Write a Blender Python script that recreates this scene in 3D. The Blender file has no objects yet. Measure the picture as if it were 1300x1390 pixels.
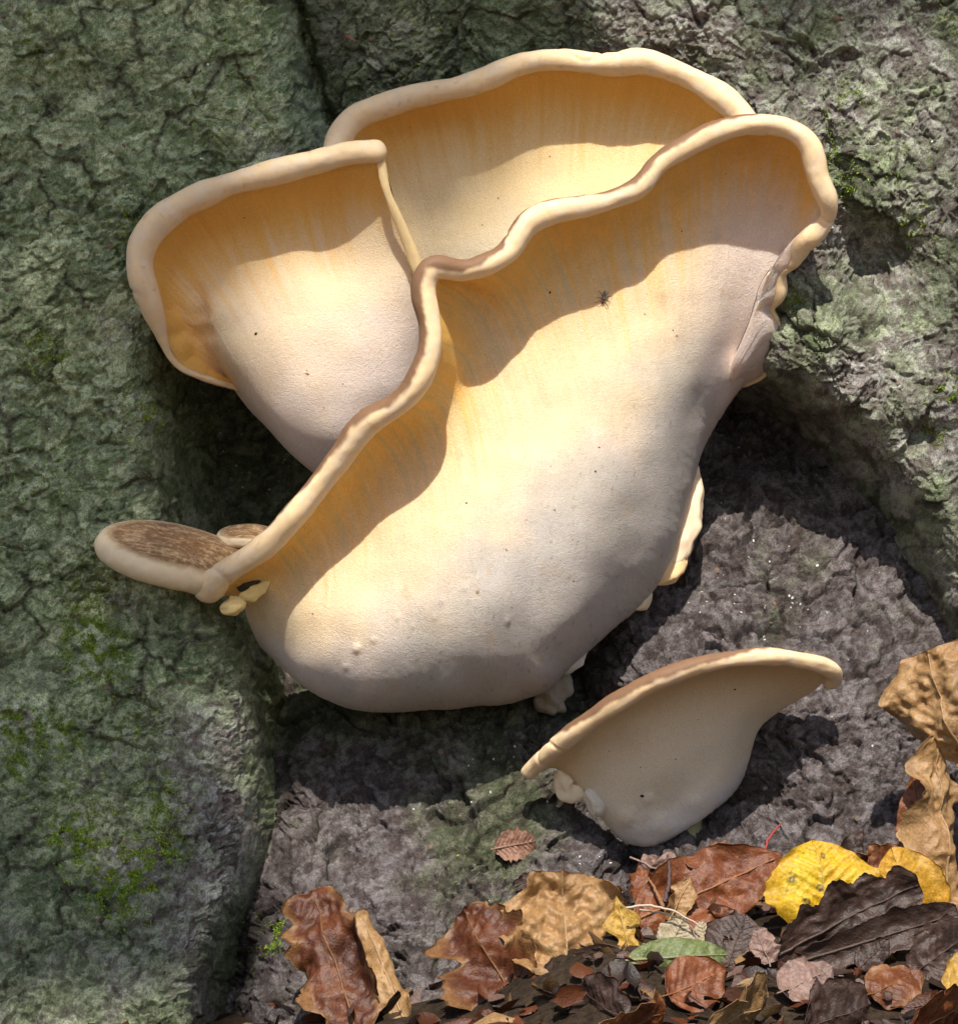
import bpy, math, random
import numpy as np
from mathutils import Vector

random.seed(4)
rng = np.random.default_rng(4)
scene = bpy.context.scene
C = scene.collection

# ------------------------------------------------------------------ camera, sky, sun, exposure
CAM_D, PXM, CAM_Z = 2.0, 0.0005, 0.32      # camera distance, metres per photo pixel at y = 0, camera height
cam_data = bpy.data.cameras.new('camera')
cam_data.sensor_fit = 'HORIZONTAL'
cam_data.sensor_width = 36.0
cam_data.lens = 36.0 * CAM_D / (1300 * PXM)
cam_data.clip_start = 0.05
cam_data.clip_end = 500.0
cam = bpy.data.objects.new('camera', cam_data)
cam.location = (0, -CAM_D, CAM_Z)
cam.rotation_euler = (math.radians(90), 0, 0)
C.objects.link(cam)
scene.camera = cam

SUN_EL, SUN_AZ = math.radians(51), math.radians(-3)   # azimuth measured from the camera side (-Y) towards +X
to_sun = Vector((math.sin(SUN_AZ) * math.cos(SUN_EL), -math.cos(SUN_AZ) * math.cos(SUN_EL), math.sin(SUN_EL)))
world = bpy.data.worlds.new('World')
scene.world = world
world.use_nodes = True
wn = world.node_tree
sky = wn.nodes.new('ShaderNodeTexSky')
sky.sky_type = 'NISHITA'
sky.sun_disc = False
sky.dust_density = 1.5
sky.ozone_density = 0.8
sky.sun_elevation = SUN_EL
sky.sun_rotation = math.pi - SUN_AZ
bg = wn.nodes['Background']
bg.inputs['Strength'].default_value = 0.085
wn.links.new(sky.outputs['Color'], bg.inputs['Color'])
sun_data = bpy.data.lights.new('sun', 'SUN')
sun_data.energy = 4.0
sun_data.angle = math.radians(0.53)
sun_data.color = (1.0, 0.93, 0.82)
sun = bpy.data.objects.new('sun', sun_data)
sun.rotation_euler = to_sun.to_track_quat('Z', 'Y').to_euler()
sun.location = to_sun * 12
C.objects.link(sun)
scene.view_settings.view_transform = 'Standard'
scene.view_settings.look = 'None'
scene.view_settings.gamma = 1.0
scene.view_settings.exposure = 0.52
scene.cycles.use_denoising = True
scene.cycles.max_bounces = 8
scene.cycles.diffuse_bounces = 5

# ------------------------------------------------------------------ helpers: noise, splines, projection
def P(px, py, ymm):
    """photo pixel + depth (mm behind the y = 0 plane, negative towards the viewer) -> world point(s)"""
    px, py, y = np.broadcast_arrays(np.asarray(px, float), np.asarray(py, float), np.asarray(ymm, float) / 1000.0)
    k = PXM * (CAM_D + y) / CAM_D
    return np.stack([(px - 650) * k, y, CAM_Z - (py - 695) * k], -1)

def to_px(v):
    v = np.asarray(v)
    k = PXM * (CAM_D + v[..., 1]) / CAM_D
    return v[..., 0] / k + 650, 695 + (CAM_Z - v[..., 2]) / k

def _hash(ix, iy, iz, seed):
    h = (ix.astype(np.int64) * 374761393 + iy.astype(np.int64) * 668265263 + iz.astype(np.int64) * 2147483647 + seed * 974634777) & 0xFFFFFFFF
    h = ((h ^ (h >> 13)) * 1274126177) & 0xFFFFFFFF
    h = ((h ^ (h >> 16)) * 2246822519) & 0xFFFFFFFF
    return h ^ (h >> 15)

def noise(x, y, z=0.0, seed=0):
    """gradient noise about -1..1"""
    x, y, z = np.broadcast_arrays(np.asarray(x, float), np.asarray(y, float), np.asarray(z, float))
    fx, fy, fz = np.floor(x), np.floor(y), np.floor(z)
    rx, ry, rz = x - fx, y - fy, z - fz
    ux, uy, uz = (r * r * r * (r * (r * 6 - 15) + 10) for r in (rx, ry, rz))
    out = 0
    for dx in (0, 1):
        wx = ux if dx else 1 - ux
        for dy in (0, 1):
            wy = uy if dy else 1 - uy
            for dz in (0, 1):
                wz = uz if dz else 1 - uz
                h = _hash(fx + dx, fy + dy, fz + dz, seed)
                gx = (h & 1023) / 511.5 - 1
                gy = ((h >> 10) & 1023) / 511.5 - 1
                gz = ((h >> 20) & 1023) / 511.5 - 1
                out = out + wx * wy * wz * (gx * (rx - dx) + gy * (ry - dy) + gz * (rz - dz))
    return out * 1.5

def fbm(x, y, z=0.0, octaves=3, seed=0, gain=0.5):
    a, s, f = 1.0, 0.0, 1.0
    for o in range(octaves):
        s = s + a * noise(np.asarray(x) * f, np.asarray(y) * f, np.asarray(z) * f, seed + o * 17)
        a *= gain
        f *= 2.03
    return s

def worley(x, y, seed=0):
    """2-D cells: F1, F2, random height of the nearest cell, a randomly tilted facet across it"""
    fx, fy = np.floor(x), np.floor(y)
    f1 = np.full(x.shape, 9.0)
    f2 = np.full(x.shape, 9.0)
    val = np.zeros(x.shape)
    tilt = np.zeros(x.shape)
    for dx in (-1, 0, 1):
        for dy in (-1, 0, 1):
            h = _hash(fx + dx, fy + dy, np.zeros_like(fx), seed)
            qx = fx + dx + (h & 1023) / 1023.0 - x
            qy = fy + dy + ((h >> 10) & 1023) / 1023.0 - y
            d = np.sqrt(qx * qx + qy * qy)
            near = d < f1
            f2 = np.where(near, f1, np.minimum(f2, d))
            val = np.where(near, ((h >> 20) & 1023) / 1023.0, val)
            tilt = np.where(near, qx * (((h >> 5) & 255) / 127.5 - 1) + qy * (((h >> 17) & 255) / 127.5 - 1), tilt)
            f1 = np.where(near, d, f1)
    return f1, f2, val, tilt

def smooth(e0, e1, x):
    t = np.clip((x - e0) / (e1 - e0), 0, 1)
    return t * t * (3 - 2 * t)

def cubic(ts, pts, tq):
    """natural cubic spline through pts (n, k) at parameters ts, evaluated at tq"""
    ts, pts, tq = np.asarray(ts, float), np.asarray(pts, float), np.asarray(tq, float)
    n = len(ts)
    h = np.diff(ts)
    A = np.eye(n)
    r = np.zeros((n, pts.shape[1]))
    for i in range(1, n - 1):
        A[i, i - 1], A[i, i], A[i, i + 1] = h[i - 1], 2 * (h[i - 1] + h[i]), h[i]
        r[i] = 6 * ((pts[i + 1] - pts[i]) / h[i] - (pts[i] - pts[i - 1]) / h[i - 1])
    m = np.linalg.solve(A, r)
    i = np.clip(np.searchsorted(ts, tq, side='right') - 1, 0, n - 2)
    hi = h[i][:, None]
    a = (ts[i + 1] - tq)[:, None]
    b = (tq - ts[i])[:, None]
    return (m[i] * a ** 3 + m[i + 1] * b ** 3) / (6 * hi) + (pts[i] / hi - m[i] * hi / 6) * a + (pts[i + 1] / hi - m[i + 1] * hi / 6) * b

def chord(p):
    p = np.asarray(p, float)
    return np.concatenate([[0], np.cumsum(np.maximum(np.linalg.norm(np.diff(p, axis=0), axis=1), 1e-6) ** 0.8)])

def unit(v):
    return v / np.maximum(np.linalg.norm(v, axis=-1, keepdims=True), 1e-9)

def grid_normals(V):
    du = np.gradient(V, axis=0)
    dv = np.gradient(V, axis=1)
    return unit(np.cross(du, dv))

# ------------------------------------------------------------------ helpers: objects
def mesh_obj(name, verts, faces, mat, parent=None, col=None, normals=None, smooth_shade=True):
    """faces: (n,4) or (n,3) int array, or list of lists; col: (nverts,3) linear colour attribute"""
    me = bpy.data.meshes.new(name)
    verts = np.ascontiguousarray(verts, dtype=np.float32)
    groups = faces if isinstance(faces, list) else [faces]
    groups = [np.asarray(g, dtype=np.int32) for g in groups if len(g)]
    if normals is not None:
        nrm_ = np.asarray(normals, np.float32)
        for gi, g in enumerate(groups):
            a0, a1, a2, a3 = (verts[g[:, k]] for k in (0, 1, 2, -1))
            gn = np.cross(a2 - a0, a3 - a1)
            if (gn * nrm_[g].mean(1)).sum() < 0:
                groups[gi] = np.ascontiguousarray(g[:, ::-1])
    nl = sum(g.size for g in groups)
    nf = sum(len(g) for g in groups)
    me.vertices.add(len(verts))
    me.vertices.foreach_set('co', verts.ravel())
    me.loops.add(nl)
    me.loops.foreach_set('vertex_index', np.concatenate([g.ravel() for g in groups]))
    me.polygons.add(nf)
    tot = np.concatenate([np.full(len(g), g.shape[1], np.int32) for g in groups])
    me.polygons.foreach_set('loop_start', np.concatenate([[0], np.cumsum(tot)[:-1]]).astype(np.int32))
    me.polygons.foreach_set('loop_total', tot)
    if smooth_shade:
        me.polygons.foreach_set('use_smooth', np.ones(nf, bool))
    me.update(calc_edges=True)
    if col is not None:
        a = me.color_attributes.new('Col', 'FLOAT_COLOR', 'POINT')
        rgba = np.ones((len(verts), 4), np.float32)
        rgba[:, :3] = np.clip(col, 0, 1)
        a.data.foreach_set('color', rgba.ravel())
    if normals is not None:
        me.normals_split_custom_set_from_vertices([tuple(n) for n in normals])
    me.materials.append(mat)
    o = bpy.data.objects.new(name, me)
    C.objects.link(o)
    o.parent = parent
    return o

def quads(nu, nv, close_u=False):
    i = np.arange(nu if close_u else nu - 1)
    j = np.arange(nv - 1)
    I, J = np.meshgrid(i, j, indexing='ij')
    I2 = (I + 1) % nu
    return np.stack([I * nv + J, I2 * nv + J, I2 * nv + J + 1, I * nv + J + 1], -1).reshape(-1, 4)

def empty(name, loc):
    o = bpy.data.objects.new(name, None)
    o.location = loc
    o.empty_display_size = 0.02
    C.objects.link(o)
    return o

def adopt(child, parent):
    child.parent = parent
    child.matrix_parent_inverse.identity()
    child.location = Vector(child.location) - Vector(parent.location)

def tag(o, label, cat, group=None):
    o['label'] = label
    o['category'] = cat
    if group:
        o['group'] = group
    return o

def tube(pts, rad, seg=8, cap=True):
    """verts, faces of a tapering tube through pts (n,3)"""
    pts = np.asarray(pts, float)
    rad = np.broadcast_to(np.asarray(rad, float), (len(pts),))
    t = unit(np.gradient(pts, axis=0))
    ref = np.array([0.31, 0.22, 0.92])
    s = unit(np.cross(t, ref))
    b = np.cross(t, s)
    a = np.linspace(0, 2 * np.pi, seg, endpoint=False)
    V = pts[:, None] + rad[:, None, None] * (np.cos(a)[None, :, None] * s[:, None] + np.sin(a)[None, :, None] * b[:, None])
    V = V.transpose(1, 0, 2)
    return V.reshape(-1, 3), quads(seg, len(pts), True)

def join(parts):
    vs, fs, n = [], [], 0
    for v, f in parts:
        vs.append(v)
        fs.append(np.asarray(f) + n)
        n += len(v)
    return np.concatenate(vs), np.concatenate(fs)

# ------------------------------------------------------------------ materials
def material(name, rough=0.7, spec=0.3, bump=(), sss=0.0, sss_scale=0.003, tint=None, sheen=0.0, transl=0.0):
    """colour from the 'Col' attribute, broken up by fine noise; bump = list of (scale per metre, distance m, detail)"""
    m = bpy.data.materials.new(name)
    m.use_nodes = True
    nt = m.node_tree
    b = nt.nodes['Principled BSDF']
    at = nt.nodes.new('ShaderNodeAttribute')
    at.attribute_name = 'Col'
    tc = nt.nodes.new('ShaderNodeTexCoord')
    src = at.outputs['Color']
    if tint:
        sc_, lo, hi = tint
        n = nt.nodes.new('ShaderNodeTexNoise')
        n.inputs['Scale'].default_value = sc_
        n.inputs['Detail'].default_value = 5
        n.inputs['Roughness'].default_value = 0.65
        nt.links.new(tc.outputs['Object'], n.inputs['Vector'])
        mr = nt.nodes.new('ShaderNodeMapRange')
        mr.inputs['From Min'].default_value = 0.3
        mr.inputs['From Max'].default_value = 0.7
        mr.inputs['To Min'].default_value = lo
        mr.inputs['To Max'].default_value = hi
        nt.links.new(n.outputs['Fac'], mr.inputs['Value'])
        vm = nt.nodes.new('ShaderNodeVectorMath')
        vm.operation = 'SCALE'
        nt.links.new(src, vm.inputs[0])
        nt.links.new(mr.outputs['Result'], vm.inputs['Scale'])
        src = vm.outputs['Vector']
    nt.links.new(src, b.inputs['Base Color'])
    b.inputs['Roughness'].default_value = rough
    b.inputs['Specular IOR Level'].default_value = spec
    if sheen:
        b.inputs['Sheen Weight'].default_value = sheen
    if sss:
        b.subsurface_method = 'BURLEY'
        b.inputs['Subsurface Weight'].default_value = sss
        b.inputs['Subsurface Radius'].default_value = (1.0, 0.55, 0.22)
        b.inputs['Subsurface Scale'].default_value = sss_scale
    prev = None
    for sc_, dist, det in bump:
        n = nt.nodes.new('ShaderNodeTexNoise')
        n.inputs['Scale'].default_value = sc_
        n.inputs['Detail'].default_value = det
        n.inputs['Roughness'].default_value = 0.6
        nt.links.new(tc.outputs['Object'], n.inputs['Vector'])
        bp = nt.nodes.new('ShaderNodeBump')
        bp.inputs['Strength'].default_value = 1.0
        bp.inputs['Distance'].default_value = dist
        nt.links.new(n.outputs['Fac'], bp.inputs['Height'])
        if prev:
            nt.links.new(prev.outputs['Normal'], bp.inputs['Normal'])
        prev = bp
    if prev:
        nt.links.new(prev.outputs['Normal'], b.inputs['Normal'])
    if transl:
        tr = nt.nodes.new('ShaderNodeBsdfTranslucent')
        nt.links.new(src, tr.inputs['Color'])
        mx = nt.nodes.new('ShaderNodeMixShader')
        mx.inputs[0].default_value = transl
        nt.links.new(b.outputs[0], mx.inputs[1])
        nt.links.new(tr.outputs[0], mx.inputs[2])
        nt.links.new(mx.outputs[0], nt.nodes['Material Output'].inputs['Surface'])
    return m

M_bark = material('bark', 0.85, 0.25, [(420, 0.0030, 6), (1300, 0.0010, 3)], tint=(900, 0.45, 1.6))
M_pore = material('pore_face', 0.72, 0.25, [(1100, 0.0008, 2), (350, 0.0004, 3)], sss=0.5, sss_scale=0.010, tint=(1100, 0.84, 1.12))
M_lip = material('fungus_lip', 0.6, 0.3, [(600, 0.0002, 3)], sss=0.45, sss_scale=0.006, tint=(160, 0.95, 1.05))
M_cap = material('velvety_cap', 0.95, 0.1, [(900, 0.0012, 4)], tint=(500, 0.6, 1.5), sheen=0.15)
M_leaf = material('dry_leaf', 0.42, 0.5, [(700, 0.0006, 4)], tint=(500, 0.7, 1.3), transl=0.12)
M_moss = material('moss_green', 0.7, 0.2, transl=0.25)
M_plain = material('matt_crumb', 0.8, 0.2, [(900, 0.0004, 3)])
M_soil = material('soil', 0.95, 0.1, [(120, 0.006, 8), (700, 0.002, 4)], tint=(200, 0.5, 1.5))
M_glossy = material('glossy_insect', 0.35, 0.5)

# ------------------------------------------------------------------ the tree: trunk, buttress roots, surface roots
def axis(segs):
    out = []
    for a, b, n in segs:
        out.append(np.linspace(a, b, n, endpoint=False))
    return np.concatenate(out)

gx = np.concatenate([axis([(-2200, -600, 16), (-600, -60, 36), (-60, 1360, 700), (1360, 1900, 36)]), np.linspace(1900, 3500, 17)])
gy = np.concatenate([axis([(-11000, -1200, 24), (-1200, -60, 60), (-60, 1440, 720)]), np.linspace(1440, 1800, 14)])
GX, GY = np.meshgrid(gx, gy, indexing='ij')

def it(t, pairs):
    a = np.array(pairs, float)
    return np.interp(t, a[:, 0], a[:, 1])

def smin(a, b, k):
    h = np.clip(0.5 + 0.5 * (b - a) / k, 0, 1)
    return b + (a - b) * h - k * h * (1 - h)

def tree_depth(X, Y):
    """mm behind the y = 0 plane for every lobe of the tree's foot; lower = nearer"""
    wob = 16 * fbm(X / 130, Y / 130, 3.1, 3, 5)
    flare = it(Y, [(-2000, -25), (0, 0), (500, 15), (800, 32), (1000, 55), (1150, 85), (1300, 125), (1440, 165), (1800, 270)])
    # left buttress
    xe = it(Y, [(-11000, 330), (-400, 380), (0, 398), (100, 420), (200, 448), (300, 430), (440, 250), (520, 228), (650, 236), (730, 250), (790, 290),
                (850, 338), (950, 357), (1060, 352), (1150, 346), (1220, 332), (1300, 300), (1440, 265), (1800, 200)])
    s = X - (xe + wob * 0.5)
    left = -28 - flare + 62 * np.clip((s + 75) / 75, 0, 1) ** 2.8 + np.maximum(s, 0) * 2.2
    left = left + 14 * np.clip((-60 - X) / 300, 0, 5) ** 1.5
    # the trunk between, with the recess behind the fungus
    mid = it(Y, [(-2000, 0), (0, 8), (150, 22), (350, 55), (470, 110), (560, 150), (720, 160), (900, 130), (1100, 60), (1800, 20)])
    mid = mid + 12 * smooth(560, 430, X) * smooth(300, 100, Y)
    crack = it(Y, [(-11000, 330), (-200, 372), (0, 396), (60, 414), (130, 428), (200, 448)])
    mid = mid + 75 * np.exp(-((X - crack - wob * 0.45) / 12) ** 2) * smooth(260, 190, Y)
    # right buttress
    xr = it(Y, [(-11000, 560), (-400, 640), (0, 700), (120, 770), (260, 860), (380, 930), (500, 1035), (530, 1072), (565, 1128), (620, 1180), (700, 1228), (830, 1290), (930, 1345), (1200, 1440), (1800, 1650)])
    s = xr + wob * 0.9 - X
    hard = smooth(380, 520, Y)
    edge = 70 + 190 * (1 - hard)
    right = -58 - 0.35 * flare + it(Y, [(-400, 22), (0, 12), (400, 0), (900, -10)]) + 46 * np.clip((s + edge) / edge, 0, 1) ** 1.8 + np.maximum(s, 0) * (0.16 + 1.6 * hard)
    right = right + 40 * np.exp(-(((X - 1195) / 62) ** 2 + ((Y - 350) / 52) ** 2))
    right = right + 26 * np.exp(-(((X - 1150 - (Y - 300) * .2) / 24) ** 2 + ((Y - 300) / 120) ** 2))
    right = right - 16 * np.exp(-(((X - 1130) / 60) ** 2 + ((Y - 460) / 55) ** 2))
    right = right + 20 * np.exp(-(((X - 1245) / 40) ** 2 + ((Y - 590) / 25) ** 2))
    right = right + 40 * np.exp(-(((X - 880) / 130) ** 2 + ((Y - 190) / 95) ** 2))
    # lower right root slab
    slab = it(Y, [(400, 200), (540, 160), (600, 105), (650, 66), (750, 20), (850, -14), (950, -50), (1050, -74), (1150, -98), (1250, -118), (1440, -150), (1800, -230)])
    xg = it(Y, [(600, 770), (850, 800), (950, 818), (1190, 872), (1440, 915)])
    slab = slab + 42 * np.clip((xg + 70 - X + wob) / 70, 0, 1) ** 1.6 + np.maximum(xg - X, 0) * 1.2
    slab = slab - 10 * np.exp(-((X - 1080) / 160) ** 2)
    slab = slab + 66 * np.exp(-(((X - 930) / 105) ** 2 + ((Y - 1075) / 90) ** 2))
    # lower middle root
    low = it(Y, [(700, 160), (860, 70), (940, 14), (1000, -28), (1080, -46), (1200, -88), (1300, -124), (1440, -172), (1800, -280)])
    xa = it(Y, [(800, 330), (1100, 352), (1250, 345), (1440, 330)])
    xb = it(Y, [(850, 770), (1000, 800), (1190, 862), (1440, 905)])
    low = low + 62 * np.clip((xa + 80 - X) / 80, 0, 1) ** 1.5 + np.maximum(xa - X, 0) * 1.5
    low = low + 36 * np.clip((X - xb + 60 - wob * .6) / 60, 0, 1) ** 1.7 + np.maximum(X - xb, 0) * 1.6
    low = low + (30 * smooth(640, 380, X) - 14 * smooth(560, 740, X)) * smooth(1260, 1080, Y)
    low = low - 9 * np.exp(-((X - 600) / 170) ** 2) + 8 * np.exp(-((X - 470 - (Y - 1150) * .3) / 30) ** 2)
    low = low + 30 * np.exp(-(((X - 830) / 60) ** 2 + ((Y - 1080) / 70) ** 2))
    L = [mid, left, right, low, slab]
    y = L[0]
    for l in L[1:]:
        y = smin(y, l, 10.0)
    far = np.maximum(np.abs(X - 650) - 900, 0) / 900
    return y + 420 * far ** 2, np.argmin(np.stack(L), 0)

D0, lobe_id = tree_depth(GX, GY)
base_y0 = D0.copy()
V0 = P(GX, GY, D0)
N0 = grid_normals(V0)
N0 = np.where((N0[..., 1:2] > 0), -N0, N0)
fine = smooth(-420, -40, GX) * smooth(1720, 1340, GX) * smooth(-900, -40, GY) * smooth(1600, 1430, GY)
Z3 = D0 * 2.0
# grain direction differs from root to root
ang = np.choose(lobe_id, [np.full(D0.shape, -0.75), np.full(D0.shape, -0.25), np.full(D0.shape, 0.6), np.full(D0.shape, -0.5), np.full(D0.shape, 0.35)])
k_ = 15
ca, sa = np.cos(ang), np.sin(ang)
wx = GX + 15 * fbm(GX / 60, GY / 60, Z3 / 90, 3, 21) + 3.5 * fbm(GX / 11, GY / 11, Z3 / 20, 2, 22)
wy = GY + 15 * fbm(GX / 60, GY / 60, Z3 / 90, 3, 31) + 3.5 * fbm(GX / 11, GY / 11, Z3 / 20, 2, 32)
gu = (wx * ca + wy * sa)
gv = (-wx * sa + wy * ca)
h = 9.0 * fbm(GX / 170, GY / 170, Z3 / 170, 2, 41) * (0.35 + 0.65 * fine)
rough_mod = (0.75 + 0.7 * smooth(-0.3, 0.5, fbm(GX / 120, GY / 120, 0, 2, 77))) * np.where(lobe_id >= 3, 1.25, np.where(lobe_id == 1, .95, .9))
f1, f2, cellv, tl = worley(gu / 76, gv / 52, 3)
plate = smooth(0.0, 0.16, f2 - f1)
h += (np.where(lobe_id == 1, 1.1, 2.4) * (plate - 1) * smooth(-.25, .25, noise(GX / 150, GY / 150, 3, 78)) + 2.6 * (cellv - 0.5) + 3.4 * tl) * fine * rough_mod * np.where(lobe_id >= 3, 1.5, 1.0)
f1b, f2b, cellb, tlb = worley(gu / 30 + 50, gv / 20, 5)
h += (1.8 * (cellb - 0.5) + 2.7 * tlb + 0.6 * (smooth(0, .2, f2b - f1b) - 1)) * fine * rough_mod
f1c, f2c, cellc, tlc = worley(gu / 13 + 9, gv / 9, 6)
h += (1.2 * (cellc - 0.5) + 1.9 * tlc) * fine * rough_mod * np.where(lobe_id >= 3, .55, 1.0)
n3 = fbm(wx / 22, wy / 16, Z3 / 22, 4, 53, 0.62)
n4 = noise(GX / 4.4, GY / 4.4, Z3 / 5, 54)
h += (np.where(lobe_id >= 3, 1.5, 2.2) * n3 + np.where(lobe_id >= 3, .35, 0.8) * n4) * fine * np.minimum(rough_mod, 1.5)
facing = 0.25 + 0.75 * smooth(.15, .65, -N0[..., 1])
h = h * facing
slide = np.stack([noise(gu / 13, gv / 9, 7.7, 61), np.zeros_like(h), noise(gu / 13, gv / 9, 2.2, 62)], -1) * (0.9 * fine)[..., None]
VT = V0 + N0 * (h / 1000)[..., None] + slide / 1000
NT = grid_normals(VT)
NT = np.where(((NT * N0).sum(-1, keepdims=True) < 0), -NT, NT)

# bark colour: grey-purple bark, algae, paler worn patches (all with their own outlines)
def rgb(*c):
    return np.array(c, float)
warm = rgb(0.150, 0.124, 0.108)
grey = rgb(0.36, 0.355, 0.335)
algae = rgb(0.115, 0.150, 0.072)
pale_algae = rgb(0.31, 0.345, 0.215)
n_a = fbm(GX / 95, GY / 95, Z3 / 120, 4, 71)
n_b = fbm(GX / 30, GY / 30, Z3 / 40, 4, 81)
n_c = fbm(GX / 9, GY / 9, Z3 / 12, 3, 91)
greenness = np.choose(lobe_id, [np.full(D0.shape, .75), np.full(D0.shape, .88), np.full(D0.shape, .46), np.full(D0.shape, .08), np.full(D0.shape, .0)])
greenness = np.where((lobe_id == 2), greenness + 0.55 * smooth(800, 690, GX + 0.3 * GY), greenness)
greenness = np.where(lobe_id == 1, greenness - 0.55 * np.exp(-(((GX - 265) / 105) ** 2 + ((GY - 1150) / 190) ** 2)) - .15 * smooth(1180, 1330, GY), greenness)
greenness = np.where(lobe_id == 3, greenness + 0.75 * np.exp(-(((GX - 660) / 110) ** 2 + ((GY - 1130) / 120) ** 2)) + 0.6 * smooth(1080, 960, GY), greenness)
greenness = greenness + 0.35 * np.exp(-(((GX - 1050) / 120) ** 2 + ((GY - 800) / 120) ** 2)) * (lobe_id == 4)
gm = smooth(0.15, 0.85, greenness + 0.36 * n_a + 0.20 * n_b + 0.22 * n_c)[..., None]
n_d = noise(GX / 5.0, GY / 5.0, Z3 / 8, 95)
gk = smooth(-0.75, 0.85, 0.42 * n_b + 0.75 * n_c + 0.5 * n_d + 0.15 * n_a + 0.8 * (cellc - .5) + .5 * (cellb - .5))[..., None]
bark_c = warm + (grey - warm) * gk
green_c = algae + (pale_algae - algae) * smooth(-0.7, 1.0, 0.5 * n_b - 0.25 * n_a + 0.7 * n_c + .5 * n_d + .8 * (cellc - .5))[..., None]
col = bark_c + (green_c - bark_c) * gm
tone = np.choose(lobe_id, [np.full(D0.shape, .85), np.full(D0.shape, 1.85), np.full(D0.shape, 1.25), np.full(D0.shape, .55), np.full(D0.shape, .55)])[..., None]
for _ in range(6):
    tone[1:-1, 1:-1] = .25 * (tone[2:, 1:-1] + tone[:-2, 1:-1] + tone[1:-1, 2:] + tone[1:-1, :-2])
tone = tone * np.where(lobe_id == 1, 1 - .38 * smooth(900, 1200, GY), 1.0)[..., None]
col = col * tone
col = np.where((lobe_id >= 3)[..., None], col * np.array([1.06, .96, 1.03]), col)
crev = smooth(0.34, 0.0, f2b - f1b) * smooth(0.4, 0.0, f2 - f1)
col = col * (0.78 + 0.24 * cellb[..., None] + 0.22 * cellc[..., None]) * (0.92 + 0.16 * cellv[..., None])
soil_c = rgb(0.06, 0.045, 0.036)
col = col + (soil_c - col) * (0.75 * smooth(0.18, 0.0, f2 - f1) * smooth(-.1, .3, n_a))[..., None]
lichen = smooth(0.80, 1.0, noise(GX / 11, GY / 11, Z3 / 14, 97) + 0.30 * n_c + 0.12 * n_a)[..., None]
col = col + (rgb(0.36, 0.37, 0.33) - col) * lichen * 0.75

tree = empty('tree', (0, 0.1, 0))
tag(tree, 'old tree foot with rough mossy grey bark and buttress roots behind the fungi', 'tree')
nU, nV = GX.shape
Q = quads(nU, nV)
# keep outward winding (towards the camera)
fid = lobe_id[:-1, :-1].ravel()
flatV, flatN, flatC = VT.reshape(-1, 3), NT.reshape(-1, 3), col.reshape(-1, 3)
parts_names = ['trunk', 'buttress_root', 'buttress_root', 'surface_root', 'surface_root']
part_labels = [None, 'mossy green left buttress root', 'sunlit grey right buttress root', 'low grey root between the buttresses', 'grey root slab behind the small fungus']
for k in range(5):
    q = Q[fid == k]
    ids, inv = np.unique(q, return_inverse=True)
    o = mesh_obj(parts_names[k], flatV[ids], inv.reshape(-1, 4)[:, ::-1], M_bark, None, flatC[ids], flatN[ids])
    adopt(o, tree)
    if part_labels[k]:
        o['label'] = part_labels[k]

def tree_at(px, py):
    """surface point and normal of the bark nearest to photo pixel(s)"""
    i = np.clip(np.searchsorted(gx, px), 0, nU - 1)
    j = np.clip(np.searchsorted(gy, py), 0, nV - 1)
    return VT[i, j], NT[i, j]

# unseen leaves on a bough, added and placed by a mask to shade the trunk
def shade(px, py):
    m = 0.40 * smooth(380, 290, px)
    m = np.maximum(m, 0.9 * smooth(760, 620, px + 0.5 * py) * smooth(190, 110, py))
    m = np.maximum(m, 0.22 * smooth(640, 400, px) * smooth(640, 420, py))
    m = m * (1 - 0.8 * np.exp(-(((px - 215) / 60) ** 2 + ((py - 1060) / 45) ** 2)))
    m = m * (1 - 1.0 * np.exp(-(((px - 230) / 200) ** 2 + ((py - 720) / 150) ** 2) ** 2))
    m = m * (1 - 0.5 * np.exp(-(((px - 60) / 90) ** 2 + ((py - 330) / 120) ** 2)))
    return m
lv, lf, lc = [], [], []
nleaf = 0
ts_ = np.array(to_sun)
for _ in range(2600):
    px, py = rng.uniform(-900, 1500), rng.uniform(-900, 1500)
    inside = -60 < px < 1360 and -60 < py < 1450
    m = float(shade(px, py)) if inside else (0.97 if px < 300 else 0.35)
    if px > 330 and inside and m < 0.25:
        continue
    if px > 330 and py > 1430 or rng.random() > m:
        continue
    dist = rng.uniform(5.0, 8.0)
    c = P(px, py, -80) + ts_ * dist
    a = unit(rng.normal(size=3) + 0.001)
    n = unit(ts_ + 0.55 * rng.normal(size=3))
    a = unit(a - n * (a @ n))
    b = np.cross(n, a)
    Lh, Wh = rng.uniform(0.038, 0.055), rng.uniform(0.025, 0.034)
    prof = [(-1, 0), (-.5, .8), (0.05, 1), (.55, .7), (1, 0), (.55, -.7), (.05, -1), (-.5, -.8)]
    ring = [c + a * Lh * u + b * Wh * w + n * 0.006 * (abs(w) - u * u) for u, w in prof]
    lv += ring
    lf += [[nleaf, nleaf + 1, nleaf + 7, nleaf + 7], [nleaf + 1, nleaf + 2, nleaf + 6, nleaf + 7], [nleaf + 2, nleaf + 3, nleaf + 5, nleaf + 6], [nleaf + 3, nleaf + 4, nleaf + 5, nleaf + 5]]
    g = rng.uniform(0.7, 1.2)
    lc += [(0.07 * g, 0.12 * g, 0.025 * g)] * 8
    nleaf += 8
lf = np.array(lf)
tri = [[0, 1, 2]]
lf3 = np.concatenate([lf[:, [0, 1, 2]], lf[lf[:, 2] != lf[:, 3]][:, [0, 2, 3]]])
lv = np.array(lv)
shade_leaves = mesh_obj('shade_leaves', lv, lf3, M_moss, None, np.array(lc))
adopt(shade_leaves, tree)
shade_leaves['kind'] = 'stuff'
cc = lv.mean(0)
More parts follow.
